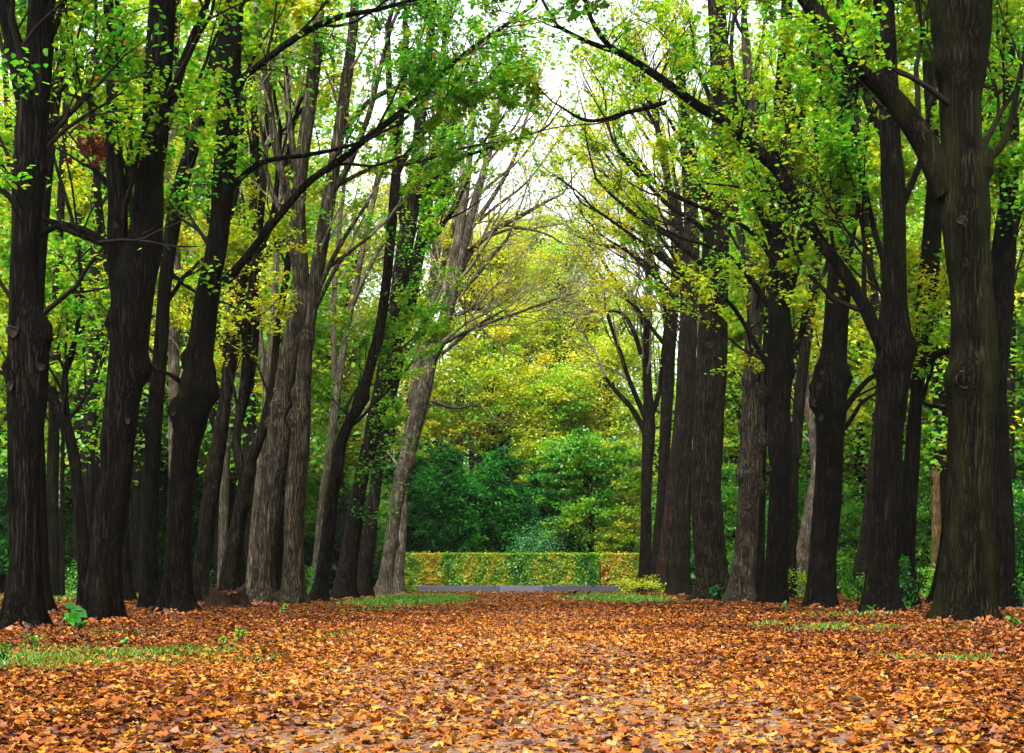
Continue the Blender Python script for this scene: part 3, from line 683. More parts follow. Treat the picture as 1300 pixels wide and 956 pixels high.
tree('slim dark trunk right of the hedge that forks into pale curved branches', 53,
     [[(818, 750, 22), (819, 720, 17), (820, 680, 15), (820, 640, 14), (821, 600, 15), (823, 570, 17), (824, 545, 19), (824, 520, 16), (822, 490, 13), (821, 450, 12), (822, 410, 11), (824, 370, 10), (822, 330, 9), (818, 280, 8), (812, 220, 6)],
      [(824, 540, 10), (815, 520, 8), (806, 500, 7), (796, 475, 6), (790, 455, 6), (778, 420, 5), (768, 390, 4)], [(822, 555, 9), (812, 535, 8), (800, 516, 7), (785, 500, 6), (775, 488, 5), (768, 478, 4)],
      [(823, 420, 8), (808, 392, 7), (794, 375, 6), (780, 355, 5), (764, 330, 4), (748, 312, 3)], [(826, 530, 8), (836, 500, 7), (842, 450, 6), (846, 400, 5)]],
     limbs=[[(814, 450, 6), (806, 425, 6), (794, 402, 5), (780, 394, 5), (766, 398, 4), (752, 396, 3), (742, 400, 2.5)]],
     mat=M_BARK_BROWN, seed=42, pale=True, nleaf=4500, tone=.58, branches=30, bias=-.5, blen=(2, 5), zmin=8, top=19)
tree('pale grey leaning trunk in the background right of the straight dark trunk', 45,
     [[(1010, 745, 28), (1016, 715, 22), (1024, 680, 20), (1031, 640, 18), (1038, 600, 16), (1046, 550, 14), (1054, 500, 13), (1060, 440, 12), (1066, 360, 10), (1070, 270, 8), (1072, 160, 7)],
      [(1018, 745, 16), (1026, 700, 14), (1033, 650, 13), (1036, 610, 12), (1032, 560, 11), (1026, 510, 11), (1022, 460, 10), (1024, 400, 9)]],
     mat=M_BARK_PALE, pale=True, seed=43, nleaf=5500, tone=.56, branches=15, zmin=5, group='trees behind the right row')
tree('grey trunk with sinuous upper half between the straight and the knobbly trunks', 36,
     [[(1004, 757, 18), (1004, 720, 15), (1003, 660, 14), (1006, 600, 14), (1011, 560, 15), (1014, 520, 16), (1018, 480, 16), (1024, 430, 15), (1030, 390, 14), (1036, 340, 13), (1042, 290, 12), (1046, 220, 10), (1050, 140, 8)]],
     mat=M_BARK_BROWN, seed=44, nleaf=4500, tone=.52, branches=12, zmin=5)
tree('dark background trunk leaning right just left of the stout dark trunk', 38,
     [[(1088, 757, 28), (1093, 725, 20), (1099, 690, 17), (1104, 640, 15), (1108, 600, 14), (1113, 550, 13), (1118, 480, 12), (1114, 400, 11), (1104, 330, 10), (1096, 250, 9), (1092, 150, 7)]],
     mat=M_BARK_BROWN, seed=45, nleaf=6500, tone=.54, branches=15, zmin=5, group='trees behind the right row')
tree('dark trunk rising behind the massive trunk near the right edge', 24,
     [[(1272, 771, 40), (1273, 740, 32), (1274, 690, 29), (1273, 640, 27), (1270, 590, 26), (1268, 540, 25), (1266, 490, 24), (1268, 440, 28), (1272, 390, 30), (1276, 340, 26), (1280, 280, 24), (1282, 210, 22), (1284, 130, 19), (1280, 60, 17), (1276, -20, 15)]],
     limbs=[[(1266, 420, 10), (1256, 380, 9), (1262, 320, 8), (1272, 250, 6)], [(1280, 330, 9), (1292, 280, 8), (1306, 240, 6)]],
     mat=M_BARK_DARK, seed=46, nleaf=4200, tone=.38, branches=10, bias=-.1, sprays=[(1275, 260, 30, 6, -.8), (1285, 90, 30, 6, -.6)])
tree('dark foot of a trunk leaning out from behind the massive right trunk', 28,
     [[(1190, 766, 28), (1194, 740, 20), (1199, 700, 17), (1205, 650, 16), (1212, 590, 15), (1220, 520, 14), (1230, 440, 13), (1240, 350, 12), (1250, 240, 10), (1262, 110, 8)]],
     mat=M_BARK_DARK, seed=47, nleaf=4500, tone=.48, branches=10, zmin=5)

# dry brown leaf clusters still hanging in the left trees are part of their crowns: extra clusters
def dry_cluster(px, py, Y, r, seed):
    rng = np.random.default_rng(seed)
    c = at(px, py, Y)
    q = Quads(); tq = Quads()
    for _ in range(9):
        e = c + rng.normal(0, .45, 3) * r * np.array([1, 1, .8])
        P, R = resample([c + np.array([0, 0, r * .9]), (c + e) / 2 + rng.normal(0, .1, 3), e], [.012, .008, .003], .15)
        tube(tq, P, R, 3)
    n = 260
    P = c + rng.normal(0, .42, (n, 3)) * r * np.array([1, 1, .85])
    add_leaves(q, P, rng.normal(0, 1, (n, 3)), rng.uniform(.07, .12, n), np.clip(rng.normal(.97, .02, n), 0, 1), rng, L6, F6, .5)
    return q, tq, c

for (px, py, Y, r, lab, sd) in [(120, 180, 18.2, .36, 'dead branch with large red-brown leaf cluster hanging high in the forked black tree', 1),
                                (163, 70, 18.2, .30, 'dead branch with small red-brown leaf cluster nearest the top of the forked black tree', 2)]:
    q, tq, c = dry_cluster(px, py, Y, r, sd)
    e = empty('dead_branch', c, lab, 'dead branch', 'dry leaf clusters caught in the trees')
    tq.build('twig_sprays', M_TWIG, e, c); q.build('dry_leaves', M_LEAF, e, c, tone=True)
# ------------------------------------------------------------------ ground
def grass_mask(x, y):
    """0..1 where grass shows through the litter"""
    n = fnoise(np.stack([x, y, np.zeros_like(x)], -1), 1.6, 3.1)
    def blob(cx, cy, rx, ry):
        return np.exp(-(((x - cx) / rx) ** 2 + ((y - cy) / ry) ** 2) ** 1.5)
    m = blob(-3.4, 9.6, 1.4, 2.0) * .95 + blob(-2.7, 36, 1.5, 9.5) * 1.5 + blob(3.1, 39, 1.5, 8.5) * 1.4 + blob(4.0, 15.2, 1.3, 1.3) * .7 + blob(3.2, 9.8, .6, .9) * .55 \
        + blob(-13.5, 40, 2.6, 7) + blob(-2.0, 14, .5, 1.6) * .45 + blob(-4.6, 13.5, 1, 1.8) * .35 + blob(5.2, 20, 1.0, 2) * .45 + blob(-5.6, 8.0, 1.4, 1.6) * .8
    n2 = fnoise(np.stack([x, y, np.zeros_like(x)], -1), 4.3, .7)
    return np.clip(m * (.85 + .75 * n + .55 * n2) + .2 * n * (m > .05), 0, 1)


def near_trunk(x, y, extra=.02):
    ok = np.ones(len(x), bool)
    for bx, by, r in BASES:
        ok &= (x - bx) ** 2 + (y - by) ** 2 > (r * .92 + extra) ** 2
    return ok


m, nt, N, L = new_mat('forest_floor')
tc = N.new('ShaderNodeTexCoord')
n1 = N.new('ShaderNodeTexNoise'); n1.inputs['Scale'].default_value = 14; n1.inputs['Detail'].default_value = 8; n1.inputs['Roughness'].default_value = .7
L.new(tc.outputs['Object'], n1.inputs['Vector'])
v1 = N.new('ShaderNodeTexVoronoi'); v1.inputs['Scale'].default_value = 15
L.new(tc.outputs['Object'], v1.inputs['Vector'])
r1 = ramp(N, [(.25, (.007, .0035, .002)), (.5, (.03, .012, .004)), (.75, (.08, .03, .008))])
mixf = N.new('ShaderNodeMixRGB'); mixf.inputs['Fac'].default_value = .45
L.new(n1.outputs['Fac'], mixf.inputs['Color1']); L.new(v1.outputs['Color'], mixf.inputs['Color2'])
bw = N.new('ShaderNodeRGBToBW'); L.new(mixf.outputs['Color'], bw.inputs['Color'])
L.new(bw.outputs[0], r1.inputs['Fac'])
b = N.new('ShaderNodeBsdfPrincipled'); b.inputs['Roughness'].default_value = .95
L.new(r1.outputs['Color'], b.inputs['Base Color'])
bp = N.new('ShaderNodeBump'); bp.inputs['Distance'].default_value = .03; L.new(bw.outputs[0], bp.inputs['Height']); L.new(bp.outputs[0], b.inputs['Normal'])
o = N.new('ShaderNodeOutputMaterial'); L.new(b.outputs[0], o.inputs['Surface'])
M_FLOOR = m

q = Quads()
xs = np.concatenate([np.linspace(-220, -32, 12), np.linspace(-30, 30, 121), np.linspace(32, 220, 12)])
ys = np.concatenate([np.linspace(-60, -6, 8), np.linspace(-5, 70, 151), np.linspace(72, 300, 12)])
X, Y = np.meshgrid(xs, ys, indexing='ij')
fade = np.clip(1.4 - np.abs(X) / 30, 0, 1)
Z = gz(X, Y) * fade
i, j = np.meshgrid(np.arange(len(xs) - 1), np.arange(len(ys) - 1), indexing='ij')
ny = len(ys)
q.add(np.stack([X, Y, Z], -1), np.stack([i * ny + j, (i + 1) * ny + j, (i + 1) * ny + j + 1, i * ny + j + 1], -1))
tag(q.build('ground', M_FLOOR), 'dark humus ground under the fallen leaves', None, None, 'structure')

# sandy walk down the middle of the avenue
M_SAND = rough_material('sandy_path', (.075, .040, .025), (.19, .115, .075), 30, .006, .95)
q = Quads()
ys = np.linspace(3, 54.6, 130); us = np.linspace(-1, 1, 17)
U, Y = np.meshgrid(us, ys, indexing='ij')
X = .1 + U * (1.9 + .18 * np.sin(Y * .9 + U))
Z = gz(X, Y) + .006 + .018 * (1 - U ** 4)
i, j = np.meshgrid(np.arange(16), np.arange(129), indexing='ij')
q.add(np.stack([X, Y, Z], -1), np.stack([i * 130 + j, (i + 1) * 130 + j, (i + 1) * 130 + j + 1, i * 130 + j + 1], -1))
tag(q.build('path', M_SAND), 'pinkish sandy path under the leaves along the avenue', None, None, 'structure')

# fallen leaves
rng = np.random.default_rng(5)
q = Quads()


def litter(y0, y1, rho, size, tmpl, F, curl, tilt, half=.52, lift=.02, tone_shift=0.0):
    n = int(rho * ((y1 ** 2 - y0 ** 2) * half + 3 * (y1 - y0)))
    y = np.sqrt(rng.uniform(y0 ** 2, y1 ** 2, n)); x = rng.uniform(-1, 1, n) * (y * half + 1.5)
    keep = near_trunk(x, y) & (rng.uniform(0, 1, n) > grass_mask(x, y) * np.where(y < 22, .62, .78))
    onpath = (np.abs(x - .1) < 1.8)
    keep &= ~(onpath & (y > 43) & (rng.uniform(0, 1, n) < .55))
    keep &= ~((y > 54) & (x > -4.4) & (x < 5.0))
    x, y = x[keep], y[keep]; n = len(x)
    P = np.stack([x, y, gz(x, y) + .012 + abs(rng.normal(0, lift, n))], -1)
    N = np.array([0, 0, 1.0]) + rng.normal(0, tilt, (n, 3))
    nz = fnoise(P, .55, .4)
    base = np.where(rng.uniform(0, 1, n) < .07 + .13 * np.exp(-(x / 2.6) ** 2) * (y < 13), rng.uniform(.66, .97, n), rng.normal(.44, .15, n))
    # paler leaf tones in the middle of the walk, browner towards the sides
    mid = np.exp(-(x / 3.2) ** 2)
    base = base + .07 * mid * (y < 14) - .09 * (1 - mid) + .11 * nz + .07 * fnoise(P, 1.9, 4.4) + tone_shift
    base = np.where(rng.uniform(0, 1, n) < .06, rng.uniform(.04, .22, n), base)
    add_leaves(q, P, N, size * np.clip(rng.lognormal(-.16, .30, n), .4, 1.6), np.clip(base, .01, .99), rng, tmpl, F, curl)


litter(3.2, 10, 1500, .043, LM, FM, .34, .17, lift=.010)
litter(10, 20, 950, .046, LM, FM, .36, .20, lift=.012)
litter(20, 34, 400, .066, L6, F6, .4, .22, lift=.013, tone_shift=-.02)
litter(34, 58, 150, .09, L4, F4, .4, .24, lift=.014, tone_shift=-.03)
n = 90                                                     # leaves blown onto the kerb and against it
P = np.stack([rng.uniform(-4.1, 4.6, n), rng.uniform(55.0, 55.45, n), np.full(n, .312)], -1)
add_leaves(q, P, np.array([0, 0, 1.0]) + rng.normal(0, .2, (n, 3)), rng.uniform(.06, .10, n), np.clip(rng.normal(.5, .15, n), 0, 1), rng, L6, F6, .4)
n = 700
P = np.stack([rng.uniform(-4.2, 4.7, n), 55.0 - abs(rng.normal(0, .10, n)) - .02, .02 + abs(rng.normal(0, .03, n))], -1)
add_leaves(q, P, np.array([0, -.3, 1.0]) + rng.normal(0, .3, (n, 3)), rng.uniform(.06, .10, n), np.clip(rng.normal(.45, .15, n), 0, 1), rng, L6, F6, .4)
for bx, by, br in BASES:                                    # leaves drifted against the feet of the trunks
    n = int(260 * br / .3)
    a = rng.uniform(0, 2 * pi, n); r_ = br * 1.0 + abs(rng.normal(0, .16, n))
    P = np.stack([bx + r_ * np.cos(a), by + r_ * np.sin(a), .02 + .09 * np.exp(-(r_ - br) / .1) * rng.uniform(0, 1, n)], -1)
    add_leaves(q, P, np.array([0, 0, 1.0]) + .6 * np.stack([np.cos(a), np.sin(a), a * 0], -1) + rng.normal(0, .3, (n, 3)), rng.uniform(.045, .075, n) * (1 + by / 60), np.clip(rng.normal(.38, .15, n), 0, 1), rng, L6, F6, .4)
tag(q.build('fallen_leaves', M_LITTER, tone=True), 'orange and brown fallen leaves carpeting the avenue', None, None, 'stuff')

# grass
M_GRASS = leaf_material('grass', [(0, (.02, .075, .006)), (.5, (.07, .21, .010)), (1, (.22, .30, .02))], .35, .03)
q = Quads()
n = 150000
y = np.concatenate([rng.uniform(5.5, 18, n), rng.uniform(18, 50, n)])
x = rng.uniform(-1, 1, 2 * n) * np.where(y < 18, 6.5, 16.5)
gm = grass_mask(x, y)
keep = (rng.uniform(0, 1, 2 * n) < np.clip(gm * 1.2 - .16, 0, 1)) & near_trunk(x, y, .05)
x, y, gm = x[keep], y[keep], gm[keep]
n = len(x)
h = rng.uniform(.035, .10, n) * np.where(y > 18, 1.35, .78) * (.5 + .6 * gm); w = np.where(y > 18, .016, .006)
a = rng.uniform(0, 2 * pi, n); lean = rng.normal(0, .5, (n, 2)) * h[:, None]
p = np.stack([x, y, gz(x, y)], -1); side = np.stack([np.cos(a), np.sin(a), np.zeros(n)], -1) * w[:, None]
m1 = p + np.concatenate([lean * .35, (h * .6)[:, None]], 1); tp = p + np.concatenate([lean, h[:, None]], 1)
V = np.stack([p - side, p + side, m1 + side * .7, m1 - side * .7, tp + side * .1, tp - side * .1], 1)
F = np.array([[0, 1, 2, 3], [3, 2, 4, 5]])[None] + (np.arange(n) * 6)[:, None, None]
q.add(V.reshape(-1, 3), F.reshape(-1, 4), np.repeat(np.clip(rng.normal(.5, .2, n), 0, 1), 6))
tag(q.build('grass', M_GRASS, tone=True), 'short green grass showing in patches through the fallen leaves', None, None, 'stuff')


# low plants and seedlings
def seedling(px, py, hgt, nl, size, tone, label, seed, cat='plant', group=None, name='seedling'):
    rg = np.random.default_rng(seed)
    Yd = FPX * EYE / (py - HY)
    c = at(px, py, Yd); c[2] = float(gz(c[0], c[1]))
    root = empty(name, c, label, cat, group)
    st, lf = Quads(), Quads()
    for k in range(max(2, nl // 5)):
        e = c + np.array([rg.normal(0, .3) * hgt, rg.normal(0, .3) * hgt, hgt * rg.uniform(.7, 1.05)])
        P, R = resample([c, (c + e) / 2 + rg.normal(0, .06 * hgt, 3), e], [.006, .005, .002], .06)
        tube(st, P, R, 4)
        m_ = max(1, nl // max(2, nl // 5))
        t = rg.uniform(.35, 1, m_)
        Q = c + (e - c) * t[:, None] + rg.normal(0, .13 * hgt, (m_, 3))
        Q[:, 2] = np.maximum(Q[:, 2], c[2] + .03)
        NN = np.array([0, -.35, 1.0]) + rg.normal(0, .45, (m_, 3))
        add_leaves(lf, Q, NN, size * rg.uniform(.7, 1.2, m_), np.clip(rg.normal(tone, .06, m_), 0, 1), rg, L6, F6, .3)
    st.build('stem', M_TWIG, root, c); lf.build('leaves', M_LEAF, root, c, tone=True)


seedling(96, 801, .26, 9, .20, .33, 'broad-leaved green seedling at the foot of the thick forked black trunk', 61, group='green seedlings among the leaves')
seedling(104, 803, .16, 6, .17, .34, 'smaller broad-leaved seedling just right of the tallest one by the thick forked trunk', 62, group='green seedlings among the leaves')
seedling(38, 820, .16, 16, .06, .33, 'feathery green seedling in front of the large far left trunk', 63, group='green seedlings among the leaves')
seedling(160, 818, .10, 12, .055, .36, 'small green seedling in the leaves right of the left grass patch', 64, group='green seedlings among the leaves')
seedling(304, 816, .13, 16, .055, .40, 'yellow-green seedling in the litter in front of the stump', 65, group='green seedlings among the leaves')
seedling(283, 818, .11, 12, .055, .38, 'low green seedling left of the yellow-green one in front of the stump', 66, group='green seedlings among the leaves')
seedling(6, 846, .14, 22, .06, .33, 'bright green weed clump at the left edge of the grass patch', 67, group='green seedlings among the leaves')
seedling(356, 778, .2, 14, .08, .42, 'little green seedling at the foot of the joined grey-brown trunks', 68, group='green seedlings among the leaves')
seedling(994, 776, .2, 16, .09, .34, 'green seedling at the right foot of the straight dark trunk', 69, group='green seedlings among the leaves')
seedling(1103, 785, .2, 14, .09, .31, 'dark green seedling at the foot of the stout dark trunk', 70, group='green seedlings among the leaves')
seedling(1290, 796, .16, 12, .07, .35, 'green seedling right of the massive trunk at the frame edge', 71, group='green seedlings among the leaves')

# stump
c = at(287, 768, 27.0); c[2] = float(gz(c[0], c[1]))
root = empty('tree_stump', c, 'low rotten stump with jagged rim beside the leaning dark trunk', 'stump')
rg = np.random.default_rng(77)
q = Quads()
th = np.linspace(0, 2 * pi, 48, endpoint=False)
rr = .36 * (1 + .10 * np.sin(3 * th + 1) + .06 * np.sin(7 * th) + .03 * np.sin(15 * th))
hz = .37 + .06 * np.sin(2 * th + .6) + .035 * rg.normal(size=48)
rings = []
for f, zf in ((1.5, -.1), (1.28, .06), (1.12, .25), (1.03, .6), (1.0, .9), (.97, 1.0), (.86, .97), (.7, .80), (.4, .72), (.02, .70)):
    k = f + (.22 * np.sin(5 * th + 2) if f > 1.1 else 0)
    rings.append(np.stack([c[0] + rr * k * np.cos(th), c[1] + rr * k * np.sin(th), c[2] + np.where(zf < 0, zf, hz * zf)], -1))
i, j = np.meshgrid(np.arange(9), np.arange(48), indexing='ij')
q.add(np.vstack(rings), np.stack([i * 48 + j, i * 48 + (j + 1) % 48, (i + 1) * 48 + (j + 1) % 48, (i + 1) * 48 + j], -1).reshape(-1, 4))
q.build('trunk', M_ROT, root, c)
q = Quads()
n = 60
a = rg.uniform(0, 2 * pi, n); r_ = np.sqrt(rg.uniform(0, 1, n)) * .33
P = np.stack([c[0] + r_ * np.cos(a), c[1] + r_ * np.sin(a), c[2] + .27 + rg.uniform(0, .05, n)], -1)
add_leaves(q, P, np.array([0, 0, 1.0]) + rg.normal(0, .3, (n, 3)), np.full(n, .11), np.clip(rg.normal(.4, .15, n), 0, 1), rg, LM, FM, .4)
tag(q.build('leaf_litter', M_LITTER, root, c, tone=True), None, None, None, 'stuff')

# broken dead snag, right background
c = at(1188, 752, 42); c[2] = float(gz(c[0], c[1]))
root = empty('dead_snag', c, 'broken-off pale dead trunk standing among green bushes left of the massive trunk', 'dead tree')
P, R = resample([c - [0, 0, .1], at(1189, 690, 42), at(1188, 640, 42), at(1187, 606, 42), at(1186.5, 596, 42)], [.20, .16, .145, .14, .09], .12)
q = Quads(); tube(q, P, R, 20, make_rough(5, c[2], .3, .3, .02))
V = q.V[0]; top_ = V[:, 2] > at(0, 612, 42)[2]
V[top_, 2] += (rg.normal(0, .06, top_.sum())).astype(np.float32)
q.build('trunk', bark_material('dead_wood', (.02, .012, .005), (.085, .055, .02), (.17, .12, .05), (.08, .085, .012), .7), root, c)
q = Quads(); P, R = resample([at(1187.5, 622, 42), at(1183, 612, 41.9), at(1181, 600, 41.8)], [.05, .035, .01], .1); tube(q, P, R, 8); q.build('stub', M_BARK_RED, root, c)

# fallen dark branch lying in the right-hand grass, and a thin stick on the left
def fallen(pts, w, label, seed, group=None):
    rg = np.random.default_rng(seed)
    P = []
    for x, y in pts:
        z = float(gz(x, y)); P.append([x, y, z + w * .9])
    P = np.array(P); c = P.mean(0); c[2] = 0
    R = np.linspace(w, w * .55, len(P))
    P2, R2 = resample(P, R, .12)
    q = Quads(); tube(q, P2, R2, 10, make_rough(seed, -5, 0, 0, .03))
    root = empty('fallen_branch', c, label, 'fallen branch', group)
    q.build('branch', M_ROT, root, c)
    q = Quads()
    for k in range(3):
        s = P2[rg.integers(2, len(P2) - 1)]
        A, B = resample([s, s + rg.normal(0, .12, 3) + [0, 0, .08], s + rg.normal(0, .25, 3) * [1, 1, .2] + [0, 0, .12]], [w * .4, w * .3, .004], .08)
        tube(q, A, B, 5)
    q.build('twig_sprays', M_TWIG, root, c)


fallen([(1.75, 41.5), (2.2, 40.8), (2.6, 40.2), (3.05, 39.6)], .075, 'dark fallen branch lying in the grass in front of the kerb', 81)
fallen([(-5.0, 14.3), (-4.5, 14.1), (-4.0, 14.2), (-3.5, 14.0), (-2.9, 14.15)], .018, 'thin dark stick lying on the leaves in front of the thick forked trunk', 82)
fallen([(-8.0, 27.6), (-7.6, 27.3), (-7.1, 27.2), (-6.7, 26.8)], .06, 'short rotten branch lying beside the stump', 83)
fallen([(-6.3, 17.6), (-5.9, 17.1), (-5.6, 16.7)], .03, 'short dark root-like branch at the foot of the lumpy leaning trunk', 84)

# small yellow shrub and undergrowth
def shrub(px, py, Y, rpx, hpx, n, size, tone, label, seed, group=None, name='shrub', mat=None, dy=None, stems=7, tonesd=.06, tilt=.6, zlow=0.05):
    rg = np.random.default_rng(seed)
    c = at(px, py, Y); c[2] = float(gz(c[0], c[1]) if abs(c[0]) < 30 else 0)
    rx, hh, ry = rpx * Y / FPX, hpx * Y / FPX, (dy if dy else rpx * Y / FPX * .8)
    root = empty(name, c, label, 'shrub', group)
    tw = Twigs(rg, up=.12, wander=.22, rate=(0, 2.6 if hh < 2 else 1.5))
    for k in range(stems):
        d = np.array([rg.normal(0, .75) * rx / max(rx, hh), rg.normal(0, .6) * ry / max(rx, hh), .9 * hh / max(rx, hh)])
        tw.grow(c + rg.normal(0, .2, 3) * [rx, ry, 0], d, hh * rg.uniform(.7, 1.0), .012 + hh * .006, 1)
    tw.q.build('stems', M_TWIG, root, c)
    # leaf clumps over a dome with hollows
    nc = max(10, int(n / 55))
    u = rg.normal(size=(nc, 3)); u[:, 2] = abs(u[:, 2]); u = unit(u) * (rg.uniform(.35, 1.02, (nc, 1)) ** .6)
    cen = c + u * [rx, ry, hh] + [0, 0, zlow]
    sd = rg.uniform(.10, .22, nc)
    i = rg.integers(nc, size=n)
    P = cen[i] + rg.normal(size=(n, 3)) * (sd[i, None] * np.array([rx, ry, hh * .55]))
    P[:, 2] = np.maximum(P[:, 2], c[2] + .04)
    ctone = rg.normal(0, tonesd, nc)
    q = Quads()
    out = (P - c) / np.array([rx, ry, hh])
    Nn = np.array([0, 0, .9]) + out * .5 + rg.normal(0, tilt, (n, 3))
    add_leaves(q, P, Nn, size * rg.uniform(.6, 1.25, n), np.clip(tone + ctone[i] + rg.normal(0, .035, n), .02, .97), rg, L6 if Y < 50 else L4, F6 if Y < 50 else F4)
    q.build('foliage', mat or M_LEAF, root, c, tone=True)
    return root


shrub(812, 759, 47, 34, 26, 1300, .085, .63, 'low yellow-green shrub at the right end of the stone kerb', 91)
shrub(1008, 757, 36, 22, 42, 900, .085, .56, 'yellowish undergrowth shrub between the straight and knobbly dark trunks', 92, 'undergrowth along the right row')
shrub(1092, 756, 33, 22, 44, 900, .09, .44, 'leafy green undergrowth shrub left of the stout dark trunk', 93, 'undergrowth along the right row')
shrub(1150, 762, 24.5, 16, 62, 800, .075, .30, 'dark green shoots around the foot of the right-leaning dark trunk', 94, 'undergrowth along the right row')
shrub(1180, 752, 40, 24, 46, 1000, .09, .42, 'green bramble below the broken dead trunk', 95, 'undergrowth along the right row')
shrub(1296, 768, 24, 22, 140, 1800, .08, .24, 'dark evergreen shrub at the right frame edge', 96, 'undergrowth along the right row')
shrub(952, 752, 45, 26, 60, 1100, .09, .47, 'green undergrowth behind the rough grey-brown trunk', 97, 'undergrowth along the right row')
shrub(1060, 748, 50, 40, 46, 1600, .1, .45, 'wide green undergrowth behind the knobbly dark trunk', 98, 'undergrowth along the right row')
shrub(912, 770, 33, 12, 26, 240, .08, .26, 'small dark ivy sprig at the foot of the broad dark trunk', 99, 'undergrowth along the right row')
shrub(388, 748, 46, 20, 40, 800, .1, .36, 'green shrub behind the joined grey-brown trunks', 100, 'undergrowth along the left row')
shrub(96, 752, 46, 26, 50, 1100, .1, .38, 'green undergrowth behind the crooked thin tree', 101, 'undergrowth along the left row')
shrub(252, 752, 46, 20, 30, 700, .1, .30, 'dark green undergrowth behind the lumpy leaning trunk', 102, 'undergrowth along the left row')
# ------------------------------------------------------------------ kerb and hedge
M_STONE = rough_material('granite', (.045, .050, .066), (.085, .092, .115), 40, .004, .8, detail=8)
M_STONE2 = rough_material('granite_lighter', (.085, .09, .115), (.145, .15, .185), 40, .004, .8, detail=8)  # granite with lighter colours, for the middle block only


def block(name, x0, x1, y0, y1, z0, z1, bev, mat, label, cat, group=None):
    bm_ = np.array
    q = Quads()
    xs = [x0, x0 + bev, x1 - bev, x1]; zs = [z0, z1 - bev, z1]
    # profile swept along x with bevelled long edges
    prof = [(y0, z0), (y0, z1 - bev), (y0 + bev, z1), (y1 - bev, z1), (y1, z1 - bev), (y1, z0)]
    cy, cz = (y0 + y1) / 2, (z0 + z1) / 2
    V = []
    for x, s in ((x0, .0), (x0, 1 - bev * 3), (x0 + bev, 1), (x1 - bev, 1), (x1, 1 - bev * 3), (x1, 0)):
        for (y, z) in prof:
            V.append([x, cy + (y - cy) * s, cz + (z - cz) * s])
    F = []
    for k in range(5):
        for p in range(6):
            F.append([k * 6 + p, k * 6 + (p + 1) % 6, (k + 1) * 6 + (p + 1) % 6, (k + 1) * 6 + p])
    q.add(V, F)
    c = ((x0 + x1) / 2, (y0 + y1) / 2, z0)
    o = q.build(name, mat, None, c, smooth=False)
    return tag(o, label, cat, group)


KY = 55.0
kx = lambda p: (p - CX) * KY / FPX
block('kerb_stone', kx(530), kx(634) - .006, KY, KY + .45, -.05, .295, .018, M_STONE, 'grey stone kerb block at the left end in front of the hedge', 'kerb', 'stone kerb blocks')
block('kerb_stone', kx(634) + .006, kx(690) - .006, KY + .03, KY + .48, -.05, .305, .018, M_STONE2, 'stone kerb block in the middle, the lightest of the three', 'kerb', 'stone kerb blocks')
block('kerb_stone', kx(690) + .006, kx(786), KY + .04, KY + .49, -.05, .30, .018, M_STONE, 'grey stone kerb block at the right end beside the yellow shrub', 'kerb', 'stone kerb blocks')


def hedge(p0, p1, Y, top_py, depth, label, seed, tones):
    rg = np.random.default_rng(seed)
    x0, x1 = (p0 - CX) * Y / FPX, (p1 - CX) * Y / FPX
    h = EYE + (HY - top_py) * Y / FPX
    c = np.array([(x0 + x1) / 2, Y + depth / 2, 0.0])
    root = empty('hedge', c, label, 'hedge', 'clipped hedge across the end of the avenue')
    q = Quads()
    for k in range(int((x1 - x0) * 9)):
        s = np.array([rg.uniform(x0 + .1, x1 - .1), Y + rg.uniform(.2, depth - .2), 0])
        e = s + np.array([rg.normal(0, .12), rg.normal(0, .12), h - .12])
        P, R = resample([s, (s + e) / 2 + rg.normal(0, .06, 3), e], [.02, .014, .005], .35)
        tube(q, P, R, 5)
    q.build('stems', M_TWIG, root, c)
    q = Quads()
    w = x1 - x0
    nf, nt_, nb, ni = int(w * h * 520), int(w * depth * 800), int(w * h * 350), int(w * h * depth * 1500)
    def pts(n, kind):
        x = rg.uniform(x0, x1, n); z = rg.uniform(.06, h, n); y = Y + rg.uniform(0, depth, n)
        wob = .035 * fnoise(np.stack([x, z, z * 0], -1), 3.0, seed)
        if kind == 'f': y = Y + abs(rg.normal(0, .10, n)) + 2 * wob
        if kind == 'b': y = Y + depth - abs(rg.normal(0, .05, n))
        if kind == 't': z = h + .03 - abs(rg.normal(0, .05, n)) + 1.2 * wob + np.where(rg.uniform(0, 1, n) < .03, rg.uniform(0, .10, n), 0)
        if kind == 'e': x = np.where(rg.uniform(0, 1, n) < .5, x0 + abs(rg.normal(0, .03, n)), x1 - abs(rg.normal(0, .03, n)))
        return np.stack([x, y, z], -1)
    for n, kind, nn in ((nf, 'f', (0, -1, .25)), (nt_, 't', (0, -.1, 1)), (nb, 'b', (0, 1, .2)), (ni, 'i', (0, 0, .3)), (int(h * depth * 1400), 'e', (0, -.2, .3))):
        P = pts(n, kind)
        ph = np.interp(P[:, 0] + .28 * fnoise(P, 2.2, 5.0) + rg.normal(0, .12, n), tones[0], tones[1])
        blot = .17 * fnoise(P * np.array([1, 1, .7]), 2.4, 1.1) + .08 * fnoise(P, 5.0, 2.2)
        tn = ph + blot + rg.normal(0, .10, n)
        tn = np.where(kind == 't', np.clip(tn, .5, .8), tn)  # top leaves held yellow-green: the lit top edge is put into their colour
        add_leaves(q, P, np.array(nn) + rg.normal(0, .6, (n, 3)), rg.uniform(.07, .14, n), np.clip(tn, .1, .95), rg, L4, F4)
    q.build('foliage', M_LEAF, root, c, tone=True)


